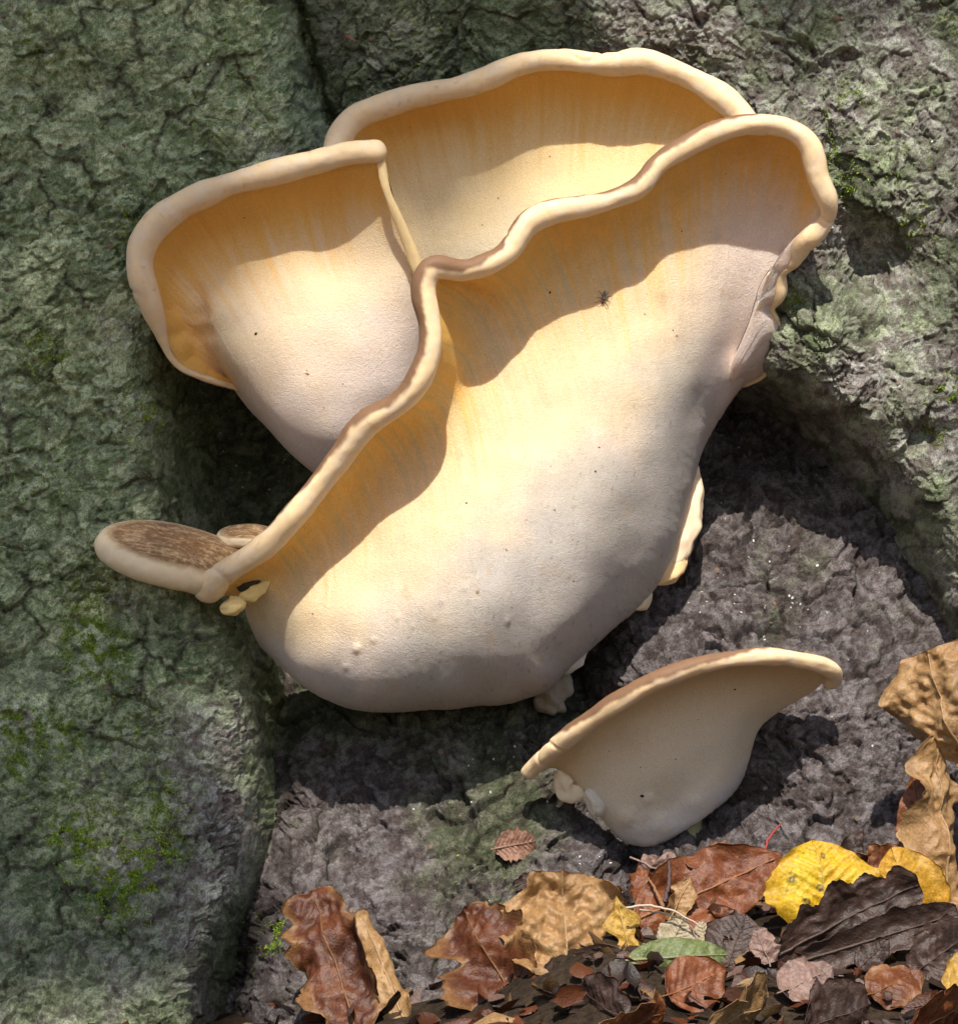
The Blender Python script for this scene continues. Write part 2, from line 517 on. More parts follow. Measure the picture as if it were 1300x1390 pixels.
limb_pts = np.array([[-0.35, 0.25, 3.9], [-0.6, -0.7, 4.7], [-0.75, -2.0, 5.2], [cc[0] - .35, cc[1], cc[2] + .35], [cc[0] - .5, cc[1] - .8, cc[2] + .35]])
tq = np.linspace(0, 1, 24)
lp = cubic(np.linspace(0, 1, 5), limb_pts, tq)
v, f = tube(lp, np.linspace(0.10, 0.012, 24), 10)
adopt(mesh_obj('added_limb', v, f, M_bark, None, np.tile(rgb(.12, .11, .09), (len(v), 1))), tree)  # added out of view to carry the shading leaves

# ------------------------------------------------------------------ the ground
def ground_z(x, y):
    px, _ = x / PXM + 650, 0
    mound = 0.058 * smooth(560, 800, px) * smooth(-0.44, -0.17, y) * smooth(2.2, 1.0, np.abs(x))
    mound = mound + 0.022 * smooth(300, 560, px) * smooth(-0.6, -0.2, y) * smooth(2.2, 1.0, np.abs(x))
    near = smooth(3.0, 1.0, np.hypot(x, y))
    return mound - 0.012 + near * 0.010 * fbm(x * 9, y * 9, 0, 4, 101)
ax = np.concatenate([-np.geomspace(120, 1.25, 14), np.linspace(-1.2, 1.2, 240), np.geomspace(1.25, 120, 14)])
ay = np.concatenate([-np.geomspace(120, 1.85, 14), np.linspace(-1.8, 0.6, 240), np.geomspace(0.65, 120, 14)])
AX, AY = np.meshgrid(ax, ay, indexing='ij')
GZ = np.stack([AX, AY, ground_z(AX, AY)], -1).reshape(-1, 3)
g_n = fbm(AX * 20, AY * 20, 0, 3, 111).ravel()[:, None]
ground = mesh_obj('ground', GZ, quads(len(ax), len(ay)), M_soil, None, (rgb(0.055, 0.038, 0.026) + (rgb(0.24, 0.15, 0.085) - rgb(0.055, 0.038, 0.026)) * smooth(-.55, -.9, AY).ravel()[:, None]) * (1 + 0.5 * g_n))
ground['kind'] = 'structure'

# ------------------------------------------------------------------ bracket fungi
def lobe(name, rim, secs, parent, lip_r, nu=420, nv=150, cap_len=1.0, colour=None, follow=(1, .55, .2, .05, 0, 0), label=None, seed=0,
         bumps=(), streak=1.0, rough_belly=0.0, lip_brown=None):
    """rim: dense (px, py, y) line of the lip's middle; secs: list of [rim index, (px,py,y) rows under the lip ... to the attachment].
    Returns the pore-face part (with children lip and cap_skin) and its grid."""
    rim = np.array(rim, float)
    R3 = P(rim[:, 0], rim[:, 1], rim[:, 2])
    tr = chord(R3)
    uq = np.linspace(0, tr[-1], nu)
    rimq = cubic(tr, R3, uq)
    su = np.array([tr[s[0]] for s in secs])
    rows = len(secs[0]) - 1
    rim_s = cubic(su, np.array([R3[s[0]] for s in secs]), uq)
    dev = rimq - rim_s
    ctrl = [rimq]
    for k in range(rows):
        pts = np.array([P(*s[k + 1]) for s in secs])
        ctrl.append(cubic(su, pts, uq) + dev * follow[k + 1])
    ctrl = np.stack(ctrl, 1)                                  # nu, rows+1, 3
    # lip frame
    tang = unit(np.gradient(rimq, axis=0))
    e = unit(ctrl[:, 1] - rimq)
    e = unit(e - tang * (e * tang).sum(-1, keepdims=True))
    n = np.cross(tang, e)
    n = np.where((n[:, 1:2] * 0.8 + n[:, 2:3] * 0.9) < 0, -n, n)
    # one consistent side along the whole rim
    for i in range(1, nu):
        if (n[i] * n[i - 1]).sum() < 0:
            n[i] = -n[i]
    uu = np.linspace(0, 1, nu)
    r = np.asarray(lip_r(uu)) * PXM
    r = r * (1 + 0.20 * fbm(uq * 11, 0.3, seed, 2, seed + 3)) * 1.08
    r = r[:, None]
    # pore face
    start = rimq + e * r * 0.85 - n * r * 0.30
    tv = np.linspace(0, 1, nv) ** 1.25
    face = np.zeros((nu, nv, 3))
    for i in range(nu):
        c = ctrl[i].copy()
        c[0] = start[i]
        t = chord(c)
        face[i] = cubic(t, c, tv * t[-1])
    fn = grid_normals(face)
    fn = np.where(((fn * -n[:, None]).sum(-1)).mean() < 0, -fn, fn)   # outward = away from the cap side
    fpx, fpy = to_px(face)
    vlen = tv[None] * np.ones((nu, 1))
    # radial streaks, wrinkles and lumps
    arc = uq[:, None]
    depth_fade = smooth(0.0, 0.05, vlen)
    disp = 0.5 * streak * noise(arc * 70 + 1.5 * noise(arc * 25, vlen * 3, 3, seed + 4), vlen * 1.6, seed, seed + 5) * smooth(0.55, 0.05, vlen) * depth_fade
    disp += 0.16 * streak * noise(arc * 300 + noise(arc * 60, vlen * 4, 3, seed + 2), vlen * 2.5, seed, seed + 6) * smooth(0.45, 0.03, vlen) * depth_fade
    disp += 2.2 * fbm(fpx / 110, fpy / 110, seed, 2, seed + 7) * depth_fade
    if rough_belly:
        rot = (fpx * 0.8 + fpy * 0.6), (-fpx * 0.6 + fpy * 0.8)
        wr = noise(rot[0] / 13, rot[1] / 6.5, seed, seed + 8) + 0.5 * noise(rot[0] / 8, rot[1] / 6, seed, seed + 9)
        disp += rough_belly * 0.26 * wr * smooth(0.35, 0.75, vlen)
    for bx_, by_, br, bh in bumps:
        disp += bh * np.exp(-(((fpx - bx_) ** 2 + (fpy - by_) ** 2) / br ** 2) ** 1.3)
    face = face + fn * (disp / 1000)[..., None]
    fn = grid_normals(face)
    fn = np.where(((fn * -n[:, None]).sum(-1)).mean() < 0, -fn, fn)
    # lip roll
    nl_ = 26
    ph = np.radians(np.linspace(-158, 88, nl_))
    lip = rimq[:, None] + r[:, None] * (-np.cos(ph)[None, :, None] * e[:, None] + 0.88 * np.sin(ph)[None, :, None] * n[:, None])
    lpx, lpy = to_px(lip)
    lnrm = unit(lip - rimq[:, None])
    ld = 0.6 * fbm(uq[:, None] * 20, ph[None] * 0.9, seed, 2, seed + 11) + 0.22 * noise(uq[:, None] * 75, ph[None] * 0.9, seed, seed + 12)
    ld = ld - 0.9 * smooth(.93, 1.0, 1 - np.abs(noise(uq[:, None] * 13, ph[None] * 0.15, seed, seed + 14)) * 1.0) * smooth(.2, .5, noise(uq[:, None] * 9, .5, seed, seed + 19))
    lip = lip + lnrm * (ld / 1000)[..., None]
    lip[:, 0] = face[:, 0] + (lip[:, 0] - face[:, 0]) * 0.35
    # cap side: from the lip back, a thickness above the pore face
    nc = int(nv * 0.75)
    thick = (r[:, None] * (1.0 + 1.2 * smooth(0, 0.5, vlen[:, :nc, None]))) * (0.25 + .75 * smooth(0, .08, uu) * smooth(1, .9, uu))[:, None, None]
    tail = (smooth(.68, .76, uu) if name == 'front_lobe' else np.zeros(nu))[:, None, None]
    if name == 'left_lobe':
        tail = smooth(.70, .80, uu)[:, None, None]
    cdir = -fn[:, :nc] * (1 - tail) + np.array([0, 1.0, 0]) * tail
    cap = face[:, :nc] + cdir * thick
    cap0 = lip[:, -1:]
    w = smooth(0.0, 0.14, vlen[:, :nc])[..., None]
    cap = (cap0 + (cap - cap[:, :1])) * (1 - w) + cap * w
    cap = cap + n[:, None] * (0.6 * fbm(uq[:, None] * 90, vlen[:, :nc] * 9, seed, 3, seed + 13) * smooth(0, .02, vlen[:, :nc]) / 1000)[..., None]
    # colours
    fc = colour(uu[:, None] * np.ones((1, nv)), vlen, fpx, fpy, arc * np.ones((1, nv)), seed)
    lipc = np.ones((nu, nl_, 3)) * rgb(0.90, 0.66, 0.39)
    ln = fbm(uq[:, None] * 40, ph[None] * 0.7, seed, 3, seed + 15)[..., None]
    lipc = lipc + (rgb(0.86, 0.67, 0.46) - lipc) * smooth(-0.3, 0.7, ln)
    bru = smooth(.45, .85, fbm(uq[:, None] * 70, ph[None] * 1.6, seed, 3, seed + 18))[..., None]
    lipc = lipc + (rgb(.58, .37, .22) - lipc) * .45 * bru
    edge_in = smooth(-125, -156, np.degrees(ph))[None, :, None]
    lipc = lipc + (rgb(0.62, 0.40, 0.20) - lipc) * edge_in * 0.8
    brown = rgb(0.19, 0.105, 0.055)
    b0 = (lip_brown(uu) if lip_brown else np.full(nu, 45.0))[:, None]
    up = smooth(b0, b0 + 26, np.degrees(ph)[None] + 16 * ln[..., 0])[..., None]
    lipc = lipc + (rgb(0.22, 0.12, 0.065) - lipc) * up
    cn = fbm(uq[:, None] * 150, vlen[:, :nc] * 60, seed, 3, seed + 16)[..., None]
    capc = brown + (rgb(0.34, 0.21, 0.12) - brown) * smooth(-.1, .6, cn)
    o = mesh_obj(name, face.reshape(-1, 3), quads(nu, nv), M_pore, None, fc.reshape(-1, 3), fn.reshape(-1, 3))
    ends = []
    for end in (0, -1):                                       # rounded ends of the lip
        c0, ring_, out = rimq[end], lip[end], tang[end] * (-1 if end == 0 else 1)
        st = np.array([c0 + (ring_ - c0) * math.cos(a_) + out * float(r[end][0]) * math.sin(a_) * 0.9 for a_ in np.linspace(0, np.pi / 2 - .02, 9)[1:]])
        ends.append(st[::-1] if end == 0 else st)
    lip = np.concatenate([ends[0], lip, ends[1]])
    lipc = np.concatenate([np.repeat(lipc[:1], 8, 0), lipc, np.repeat(lipc[-1:], 8, 0)])
    lnrm = np.concatenate([unit(ends[0] - rimq[0]), lnrm, unit(ends[1] - rimq[-1])])
    ln_ = grid_normals(lip)
    ln_ = np.where(((ln_ * lnrm).sum(-1, keepdims=True)) < 0, -ln_, ln_)
    adopt(o, parent)
    l = mesh_obj('lip', lip.reshape(-1, 3), quads(nu + 16, nl_), M_lip, o, lipc.reshape(-1, 3), ln_.reshape(-1, 3))
    s = mesh_obj('cap_skin', cap.reshape(-1, 3), quads(nu, nc), M_cap, o, capc.reshape(-1, 3))
    if label:
        o['label'] = label
    return o, face, fn

def flap(name, pts, rad, parent, colr, mat=None, flat=0.7, seed=0, lump=0.12, seg=40, ring=26):
    """a soft rounded growth along a line of (px, py, y); rad in photo pixels"""
    p3 = np.array([P(*p) for p in pts])
    t = chord(p3)
    q = np.linspace(0, t[-1], seg)
    c = cubic(t, p3, q) if len(p3) > 2 else p3[0] + (p3[-1] - p3[0]) * (q / t[-1])[:, None]
    rr = np.interp(q, t, rad) * PXM
    x = np.linspace(-1, 1, seg)
    rr = rr * np.sqrt(np.clip(1 - np.abs(x) ** 3.5, 0.0, 1)) + 1e-5
    tg = unit(np.gradient(c, axis=0))
    view = np.array([0, -1.0, 0])
    s = unit(np.cross(tg, view))
    b = np.cross(s, tg)
    a = np.linspace(0, 2 * np.pi, ring, endpoint=False)
    nn = fbm(np.cos(a)[:, None] * 1.2 + 5, np.sin(a)[:, None] * 1.2, q[None] * 42, 2, seed)
    R = rr[None] * (1 + lump * nn)
    V = c[None] + R[..., None] * (np.cos(a)[:, None, None] * s[None] + flat * np.sin(a)[:, None, None] * b[None])
    cols = np.ones((ring, seg, 3)) * colr * (1 + 0.08 * nn[..., None])
    return mesh_obj(name, V.reshape(-1, 3), quads(ring, seg, True), mat or M_lip, parent, cols.reshape(-1, 3))

fungus = empty('bracket_fungus', tuple(P(600, 960, 20)))
tag(fungus, 'large cream bracket fungus of overlapping wavy lobes growing from the tree foot', 'fungus')

YEL, CREAM, PINK, GRAY = rgb(0.93, 0.53, 0.135), rgb(0.84, 0.65, 0.42), rgb(0.79, 0.67, 0.62), rgb(0.43, 0.405, 0.37)  # YEL: rim yellow, deepened to carry the orange glow of the shaded strip
def mixc(a, b, t):
    return a + (b - a) * np.asarray(t)[..., None]

def col_front(u, v, px, py, arc, seed):
    wv_ = noise(arc * 30, v * 4, 5, 207)
    st = noise(arc * 110 + wv_, v * 2.0, 1, 201) + 0.6 * noise(arc * 420 + wv_, v * 3.0, 1, 202) + .5 * noise(arc * 35, v * 2, 2, 208)
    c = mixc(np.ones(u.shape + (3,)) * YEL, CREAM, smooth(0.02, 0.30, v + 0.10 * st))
    olive = smooth(0.42, 0.1, v) * smooth(-0.1, 0.7, st) * smooth(900, 700, px)  # olive streaks, tinting in the shade under the rim
    c = mixc(c, rgb(0.66, 0.48, 0.14), 0.5 * olive)
    c = mixc(c, PINK, smooth(0.30, 0.62, v + 0.08 * fbm(px / 80, py / 80, 2, 3, 203)))
    c = mixc(c, PINK, 0.8 * smooth(880, 1030, px) * smooth(.1, .3, v))
    c = mixc(c, PINK, .9 * smooth(.74, .80, u)) * .95
    d = px * 0.72 + py * 0.70                                       # soft grey shade of the lower right belly, put into its colour
    belly_shade = smooth(925, 1060, d + 60 * fbm(px / 90, py / 90, 3, 3, 204)) * smooth(1000, 920, px) * smooth(360, 520, py)
    c = mixc(c, GRAY, 0.72 * belly_shade)
    c = c * (1 + 0.07 * fbm(px / 24, py / 24, 6, 4, 209) + .05 * noise(px / 4, py / 4, 2, 210))[..., None]
    c = mixc(c, rgb(.55, .40, .26), .35 * smooth(.55, .9, fbm(px / 38, py / 38, 9, 3, 214)))
    sp = smooth(0.35, 0.8, noise(px / 6, py / 6, 4, 205) + 0.3 * noise(px / 20, py / 20, 4, 206)) * belly_shade
    c = mixc(c, rgb(0.25, 0.26, 0.17), 0.6 * sp)
    return c

def col_simple(lo, mid, hi, a=0.35, b=0.8):
    def f(u, v, px, py, arc, seed):
        wv_ = noise(arc * 30, v * 4, 5, 217)
        st = noise(arc * 90 + wv_, v * 2.0, seed, 211) + 0.5 * noise(arc * 380 + wv_, v * 3.0, seed, 212) + .6 * noise(arc * 30, v * 2, seed, 218)
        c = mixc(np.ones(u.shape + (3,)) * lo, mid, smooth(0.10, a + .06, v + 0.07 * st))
        c = mixc(c, hi, smooth(a, b, v + 0.08 * fbm(px / 60, py / 60, seed, 3, 213)))
        return c * (1 + 0.03 * st[..., None])
    return f

# --- front lobe
rim = [(283, 800, -98), (305, 778, -108), (345, 752, -117), (392, 708, -127), (432, 660, -135), (468, 612, -143), (498, 574, -149), (540, 548, -154),
       (568, 515, -158), (583, 472, -160), (580, 424, -160), (575, 385, -160), (588, 364, -160), (622, 366, -157), (656, 360, -154), (690, 340, -146),
       (715, 305, -143), (748, 288, -139), (792, 280, -135), (840, 267, -126), (868, 252, -123), (890, 226, -120), (930, 199, -116), (980, 176, -114),
       (1032, 168, -113), (1074, 176, -113), (1100, 200, -112), (1109, 236, -108), (1122, 268, -105), (1124, 292, -98), (1106, 316, -90), (1088, 330, -84), (1078, 356, -76), (1060, 372, -68), (1057, 398, -60), (1046, 418, -52), (1057, 440, -44), (1057, 468, -32), (1036, 507, -16), (1000, 522, 0)]
secs = [[0, (326, 820, -76), (334, 838, -58), (346, 864, -44), (356, 880, -25), (385, 875, 35)],
        [2, (380, 788, -88), (400, 835, -92), (392, 882, -78), (394, 916, -48), (425, 905, 35)],
        [4, (468, 712, -100), (478, 800, -112), (452, 900, -106), (448, 948, -72), (475, 925, 40)],
        [6, (540, 622, -107), (562, 720, -120), (545, 880, -128), (532, 957, -88), (545, 925, 40)],
        [8, (612, 545, -110), (640, 660, -124), (638, 855, -138), (622, 950, -90), (612, 915, 45)],
        [11, (640, 428, -108), (700, 580, -116), (716, 805, -134), (700, 946, -84), (680, 905, 45)],
        [15, (722, 392, -103), (772, 540, -106), (790, 765, -120), (768, 908, -66), (740, 875, 50)],
        [18, (806, 338, -96), (842, 500, -99), (852, 690, -97), (832, 852, -40), (800, 825, 55)],
        [21, (896, 290, -88), (912, 450, -82), (907, 620, -78), (898, 785, -25), (860, 765, 58)],
        [23, (978, 236, -80), (972, 400, -66), (946, 540, -54), (934, 690, -8), (890, 680, 60)],
        [24, (1022, 226, -77), (1004, 370, -60), (970, 500, -45), (944, 640, 0), (900, 640, 60)],
        [26, (1076, 250, -74), (1042, 370, -57), (1004, 470, -40), (968, 585, 2), (925, 590, 60)],
        [28, (1092, 296, -78), (1060, 385, -58), (1030, 470, -38), (1004, 522, 0), (960, 525, 60)],
        [30, (1080, 322, -84), (1046, 395, -66), (1012, 480, -40), (985, 555, -2), (940, 560, 60)],
        [33, (1040, 378, -72), (1022, 420, -64), (1002, 475, -48), (980, 558, -2), (935, 565, 60)],
        [37, (1038, 468, -48), (1020, 482, -48), (1000, 505, -36), (980, 545, 0), (935, 560, 60)],
        [39, (994, 516, -14), (988, 518, -16), (980, 526, -10), (972, 548, 6), (935, 560, 60)]]
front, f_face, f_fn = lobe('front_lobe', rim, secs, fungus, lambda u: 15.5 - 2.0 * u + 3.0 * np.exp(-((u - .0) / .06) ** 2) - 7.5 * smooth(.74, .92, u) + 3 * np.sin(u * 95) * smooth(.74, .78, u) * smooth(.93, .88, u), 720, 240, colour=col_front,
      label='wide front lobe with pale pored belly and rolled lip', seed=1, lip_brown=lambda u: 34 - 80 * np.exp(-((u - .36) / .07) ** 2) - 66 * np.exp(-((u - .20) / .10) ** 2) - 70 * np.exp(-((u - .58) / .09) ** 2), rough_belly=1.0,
      bumps=[(485, 880, 6, 1.5), (508, 868, 4, .9), (632, 798, 4, .9), (648, 786, 4, .7), (600, 815, 4, .8), (470, 905, 5, .6), (612, 760, 4, .6), (560, 850, 3, .7), (590, 838, 4, .6),
             (540, 838, 4, .8), (688, 842, 5, .9), (620, 938, 26, 2), (735, 922, 24, 2.5), (1000, 500, 24, 2)])
flap('growth_fold', [(945, 628, -6), (939, 690, -14), (926, 740, -18), (905, 780, -22)], [8, 15, 15, 11], front, rgb(0.84, 0.66, 0.46), seed=33, lump=.3)
flap('growth_fold', [(930, 750, -16), (908, 778, -22), (888, 792, -24)], [9, 14, 8], front, rgb(0.82, 0.58, 0.30), seed=35, lump=.25)
flap('growth_fold', [(882, 800, -24), (870, 818, -26), (858, 826, -28)], [8, 11, 6], front, rgb(0.82, 0.66, 0.42), seed=36, lump=.25)
flap('growth_fold', [(800, 868, -40), (780, 892, -44), (765, 915, -44)], [8, 13, 9], front, rgb(0.74, 0.64, 0.54), seed=37, lump=.35)
flap('growth_fold', [(770, 912, -30), (748, 945, -26), (728, 965, -20)], [14, 22, 11], front, rgb(0.40, 0.35, 0.27), M_pore, seed=38, lump=.6)
flap('growth_fold', [(592, 938, -72), (625, 944, -74), (655, 938, -72)], [7, 12, 7], front, rgb(0.84, 0.68, 0.46), seed=39, lump=.3)
flap('growth_fold', [(298, 826, -98), (316, 823, -98), (332, 812, -94)], [8, 12, 9], front, rgb(0.80, 0.60, 0.26), seed=40, lump=.4)
flap('growth_fold', [(324, 808, -98), (338, 808, -96), (352, 800, -90), (366, 786, -86)], [6, 9, 8, 5], front, rgb(0.78, 0.60, 0.24), seed=42, lump=.45)
flap('hole_shade', [(322, 800, -92), (338, 793, -91), (354, 786, -89)], [6, 8, 5], front, rgb(0.05, 0.045, 0.025), M_cap, seed=43, lump=.3)  # dark lump painted in for the shaded hole behind the folds

# --- back lobe
rim = [(455, 215, -62), (462, 186, -60), (478, 163, -58), (510, 147, -56), (560, 131, -54), (610, 121, -52), (645, 112, -51), (690, 93, -50), (735, 82, -50),
       (780, 82, -50), (830, 87, -50), (866, 83, -50), (905, 92, -51), (945, 110, -53), (980, 132, -56), (1005, 155, -60), (1030, 190, -66)]
secs = [[0, (490, 262, -42), (515, 330, -38), (540, 400, -20), (560, 440, 20)],
        [2, (515, 210, -30), (550, 300, -28), (575, 400, -20), (590, 450, 20)],
        [4, (580, 178, -18), (605, 280, -20), (630, 390, -18), (640, 450, 22)],
        [7, (700, 142, -22), (705, 255, -18), (710, 380, -16), (710, 450, 24)],
        [10, (825, 136, -24), (810, 250, -20), (790, 370, -16), (780, 440, 24)],
        [13, (922, 152, -28), (890, 250, -24), (860, 360, -18), (840, 430, 24)],
        [16, (985, 215, -40), (950, 290, -34), (910, 360, -22), (890, 430, 24)]]
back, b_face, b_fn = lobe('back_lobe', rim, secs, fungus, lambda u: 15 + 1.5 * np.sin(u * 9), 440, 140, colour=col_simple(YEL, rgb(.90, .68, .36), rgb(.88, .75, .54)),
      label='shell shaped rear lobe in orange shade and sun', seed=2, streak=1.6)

# --- left lobe
rim = [(510, 206, -78), (470, 209, -77), (430, 219, -76), (380, 232, -76), (340, 242, -76), (300, 254, -77), (262, 270, -78), (228, 290, -79), (204, 314, -80), (190, 345, -80),
       (193, 380, -79), (203, 410, -73), (214, 440, -66), (224, 470, -59), (240, 495, -50), (268, 510, -40), (300, 520, -28), (322, 526, -18)]
secs = [[0, (524, 242, -72), (540, 300, -55), (566, 372, -42), (590, 440, -20), (600, 500, 30)],
        [1, (472, 268, -50), (488, 350, -45), (526, 435, -46), (565, 510, -25), (590, 560, 30)],
        [3, (396, 292, -46), (420, 372, -46), (478, 482, -50), (532, 570, -25), (570, 600, 35)],
        [5, (328, 312, -44), (360, 392, -50), (430, 520, -52), (498, 615, -22), (545, 640, 35)],
        [7, (268, 340, -45), (312, 412, -54), (386, 540, -48), (458, 642, -12), (515, 665, 40)],
        [9, (238, 376, -48), (284, 436, -56), (352, 545, -42), (424, 640, -2), (490, 670, 40)],
        [11, (240, 424, -45), (276, 462, -44), (326, 530, -26), (400, 622, 10), (470, 660, 42)],
        [13, (250, 464, -44), (274, 474, -38), (314, 522, -16), (388, 606, 16), (455, 645, 45)],
        [15, (272, 494, -38), (284, 500, -32), (314, 524, -14), (382, 600, 18), (450, 640, 45)],
        [17, (324, 520, -16), (328, 524, -14), (334, 532, -8), (380, 596, 18), (448, 636, 45)]]
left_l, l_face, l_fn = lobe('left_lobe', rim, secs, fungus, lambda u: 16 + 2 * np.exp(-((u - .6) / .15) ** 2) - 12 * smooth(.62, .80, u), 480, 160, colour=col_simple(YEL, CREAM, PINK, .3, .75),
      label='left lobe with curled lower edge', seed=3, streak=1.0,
      bumps=[(250, 372, 18, -3), (264, 398, 15, -4.5), (272, 425, 14, -5), (276, 452, 13, -4), (240, 435, 14, 3), (246, 470, 14, 3), (300, 420, 22, 3)])
flap('growth_fold', [(516, 206, -78), (519, 232, -76), (526, 262, -73), (545, 308, -64), (566, 362, -54), (580, 400, -48)], [12, 7, 5, 7, 9, 8], left_l, rgb(0.88, 0.66, 0.34), seed=53, lump=.12)

# --- side lobe: a small bracket seen from above, brown velvet top and pale rounded edge
def disc_lobe(name, outline, centre, thick, parent, seed, label=None, nu=160):
    pts = np.array([P(*p) for p in outline])
    pts = np.concatenate([pts, pts[:1]])
    t = chord(pts)
    q = np.linspace(0, t[-1], nu, endpoint=False)
    # periodic: repeat the outline either side
    tt = np.concatenate([t[:-1] - t[-1], t[:-1], t + t[-1]])
    pp = np.concatenate([pts[:-1], pts[:-1], pts])
    ring = cubic(tt, pp, q)
    c = P(*centre)
    out = unit(ring - c)
    nrm = unit(np.cross(np.roll(ring, -8, 0) - c, ring - c).sum(0))
    if nrm[2] < 0:
        nrm = -nrm
    T = thick * PXM
    ks = np.linspace(0, 1, 24)
    top = c + (ring - c)[:, None] * ks[None, :, None]
    tn = .7 * fbm(top[..., 0] * 110, top[..., 1] * 420, top[..., 2] * 420, 4, seed, .65) + .5 * noise(ks[None] * 6 + .5 * noise(top[..., 0] * 60, top[..., 1] * 60, 0, seed), .4, seed, seed + 5)
    top = top + nrm * ((0.5 * tn + 3.0 * (1 - ks[None] ** 2)) / 1000)[..., None]
    ph = np.linspace(np.pi / 2, -np.pi / 2, 20)
    lipv = ring[:, None] - nrm * T / 2 + T / 2 * (np.cos(ph)[None, :, None] * out[:, None] * 0.9 + np.sin(ph)[None, :, None] * nrm)
    ln = fbm(q[:, None] * 60, ph[None] * .8, 1, 3, seed + 1)
    lipv += out[:, None] * (0.5 * ln / 1000)[..., None]
    kb = np.linspace(1, 0, 14)
    under = c - nrm * T * 1.0 + (ring - c)[:, None] * kb[None, :, None] - nrm * (T * .15 * (1 - kb[None, :, None]))
    br, lt = rgb(0.32, 0.17, 0.07), rgb(0.66, 0.44, 0.23)
    tc = mixc(np.ones(tn.shape + (3,)) * br, lt, smooth(-.2, .5, tn))
    tc = mixc(tc, lt * .9, smooth(.90, 1.0, ks[None] + .06 * tn))
    lc_ = np.ones(ln.shape + (3,)) * rgb(.86, .68, .44) * (1 + .06 * ln[..., None])
    lc_ = mixc(lc_, lt * .9, smooth(.55, .95, ph[None] / (np.pi / 2) + .2 * ln))
    o = mesh_obj(name, under.reshape(-1, 3), quads(nu, 14, True), M_pore, None, np.tile(CREAM, (nu * 14, 1)))
    adopt(o, parent)
    mesh_obj('lip', lipv.reshape(-1, 3), quads(nu, 20, True), M_lip, o, lc_.reshape(-1, 3))
    mesh_obj('cap_skin', top.reshape(-1, 3), quads(nu, 24, True), M_cap, o, tc.reshape(-1, 3))
    if label:
        o['label'] = label
    return o
side = disc_lobe('side_lobe', [(300, 778, -92), (268, 772, -108), (232, 764, -116), (190, 752, -117), (160, 736, -108), (150, 722, -96), (166, 711, -82), (205, 708, -70), (255, 716, -62), (300, 730, -58), (330, 748, -66)],
                 (238, 738, -85), 36, fungus, 61, 'small side lobe with velvety brown top')
disc_lobe('side_lobe', [(362, 730, -60), (330, 730, -68), (306, 728, -62), (302, 719, -48), (325, 712, -38), (360, 714, -34)], (335, 722, -50), 14, fungus, 62, 'little brown lobe tucked behind the rim')

# --- small fungus
small = empty('bracket_fungus', tuple(P(900, 1145, -60)))
tag(small, 'small cream fungus with brown tilted cap above the fallen leaves', 'fungus')
rim = [(719, 1047, -92), (736, 1030, -104), (762, 1008, -118), (790, 986, -130), (820, 965, -139), (850, 946, -146), (880, 929, -150), (915, 914, -152), (950, 903, -151), (985, 896, -148), (1020, 892, -143),
       (1056, 892, -136), (1090, 897, -126), (1118, 905, -115), (1130, 914, -106), (1128, 924, -98)]
secs = [[0, (750, 1042, -84), (778, 1068, -80), (812, 1108, -72), (838, 1138, -55), (862, 1130, -20)],
        [3, (806, 1012, -108), (818, 1056, -92), (836, 1108, -80), (852, 1146, -56), (872, 1130, -20)],
        [6, (890, 956, -114), (890, 1032, -98), (880, 1102, -82), (876, 1150, -60), (890, 1125, -20)],
        [9, (978, 928, -110), (958, 1008, -93), (928, 1088, -78), (908, 1140, -58), (905, 1120, -20)],
        [11, (1040, 924, -104), (1000, 985, -86), (972, 1062, -77), (948, 1116, -56), (930, 1100, -20)],
        [13, (1090, 930, -94), (1026, 976, -76), (1006, 1034, -64), (986, 1086, -46), (960, 1075, -15)],
        [15, (1098, 942, -84), (1034, 984, -66), (1018, 1026, -58), (1003, 1066, -44), (980, 1060, -10)]]
def col_small(u, v, px, py, arc, seed):
    c = mixc(np.ones(u.shape + (3,)) * rgb(.90, .66, .38), rgb(.88, .72, .53), smooth(.05, .45, v))
    c = mixc(c, rgb(.86, .82, .80), smooth(.5, .8, v + .08 * fbm(px / 40, py / 40, 7, 3, 221)))
    sp = smooth(.5, .9, noise(px / 5, py / 5, 3, 222)) * smooth(.5, .7, v)
    return mixc(c, rgb(.35, .34, .30), .5 * sp)
sm, s_face, s_fn = lobe('cap', rim, secs, small, lambda u: 12.0 + 1.2 * np.sin(u * 7), 380, 140, colour=col_small, seed=4, streak=.6, rough_belly=1.6, lip_brown=lambda u: 30 - 66 * smooth(.10, .25, u) * smooth(.80, .55, u),
      bumps=[(850, 1110, 12, 2), (900, 1120, 14, 2), (940, 1090, 12, 1.5), (880, 1085, 8, 1.2)])
flap('growth_fold', [(758, 1046, -86), (766, 1068, -84), (792, 1084, -80)], [8, 13, 11], sm, rgb(.85, .68, .46), seed=71, lump=.5)
flap('growth_fold', [(796, 1072, -84), (812, 1094, -80), (822, 1106, -74)], [10, 13, 8], sm, rgb(.82, .72, .60), M_pore, seed=72, lump=.5)
adopt(flap('stalk', [(935, 1090, -30), (936, 1128, -44), (928, 1172, -52)], [18, 16, 13], None, rgb(.38, .34, .17), seed=73, lump=.15, flat=.9), small)

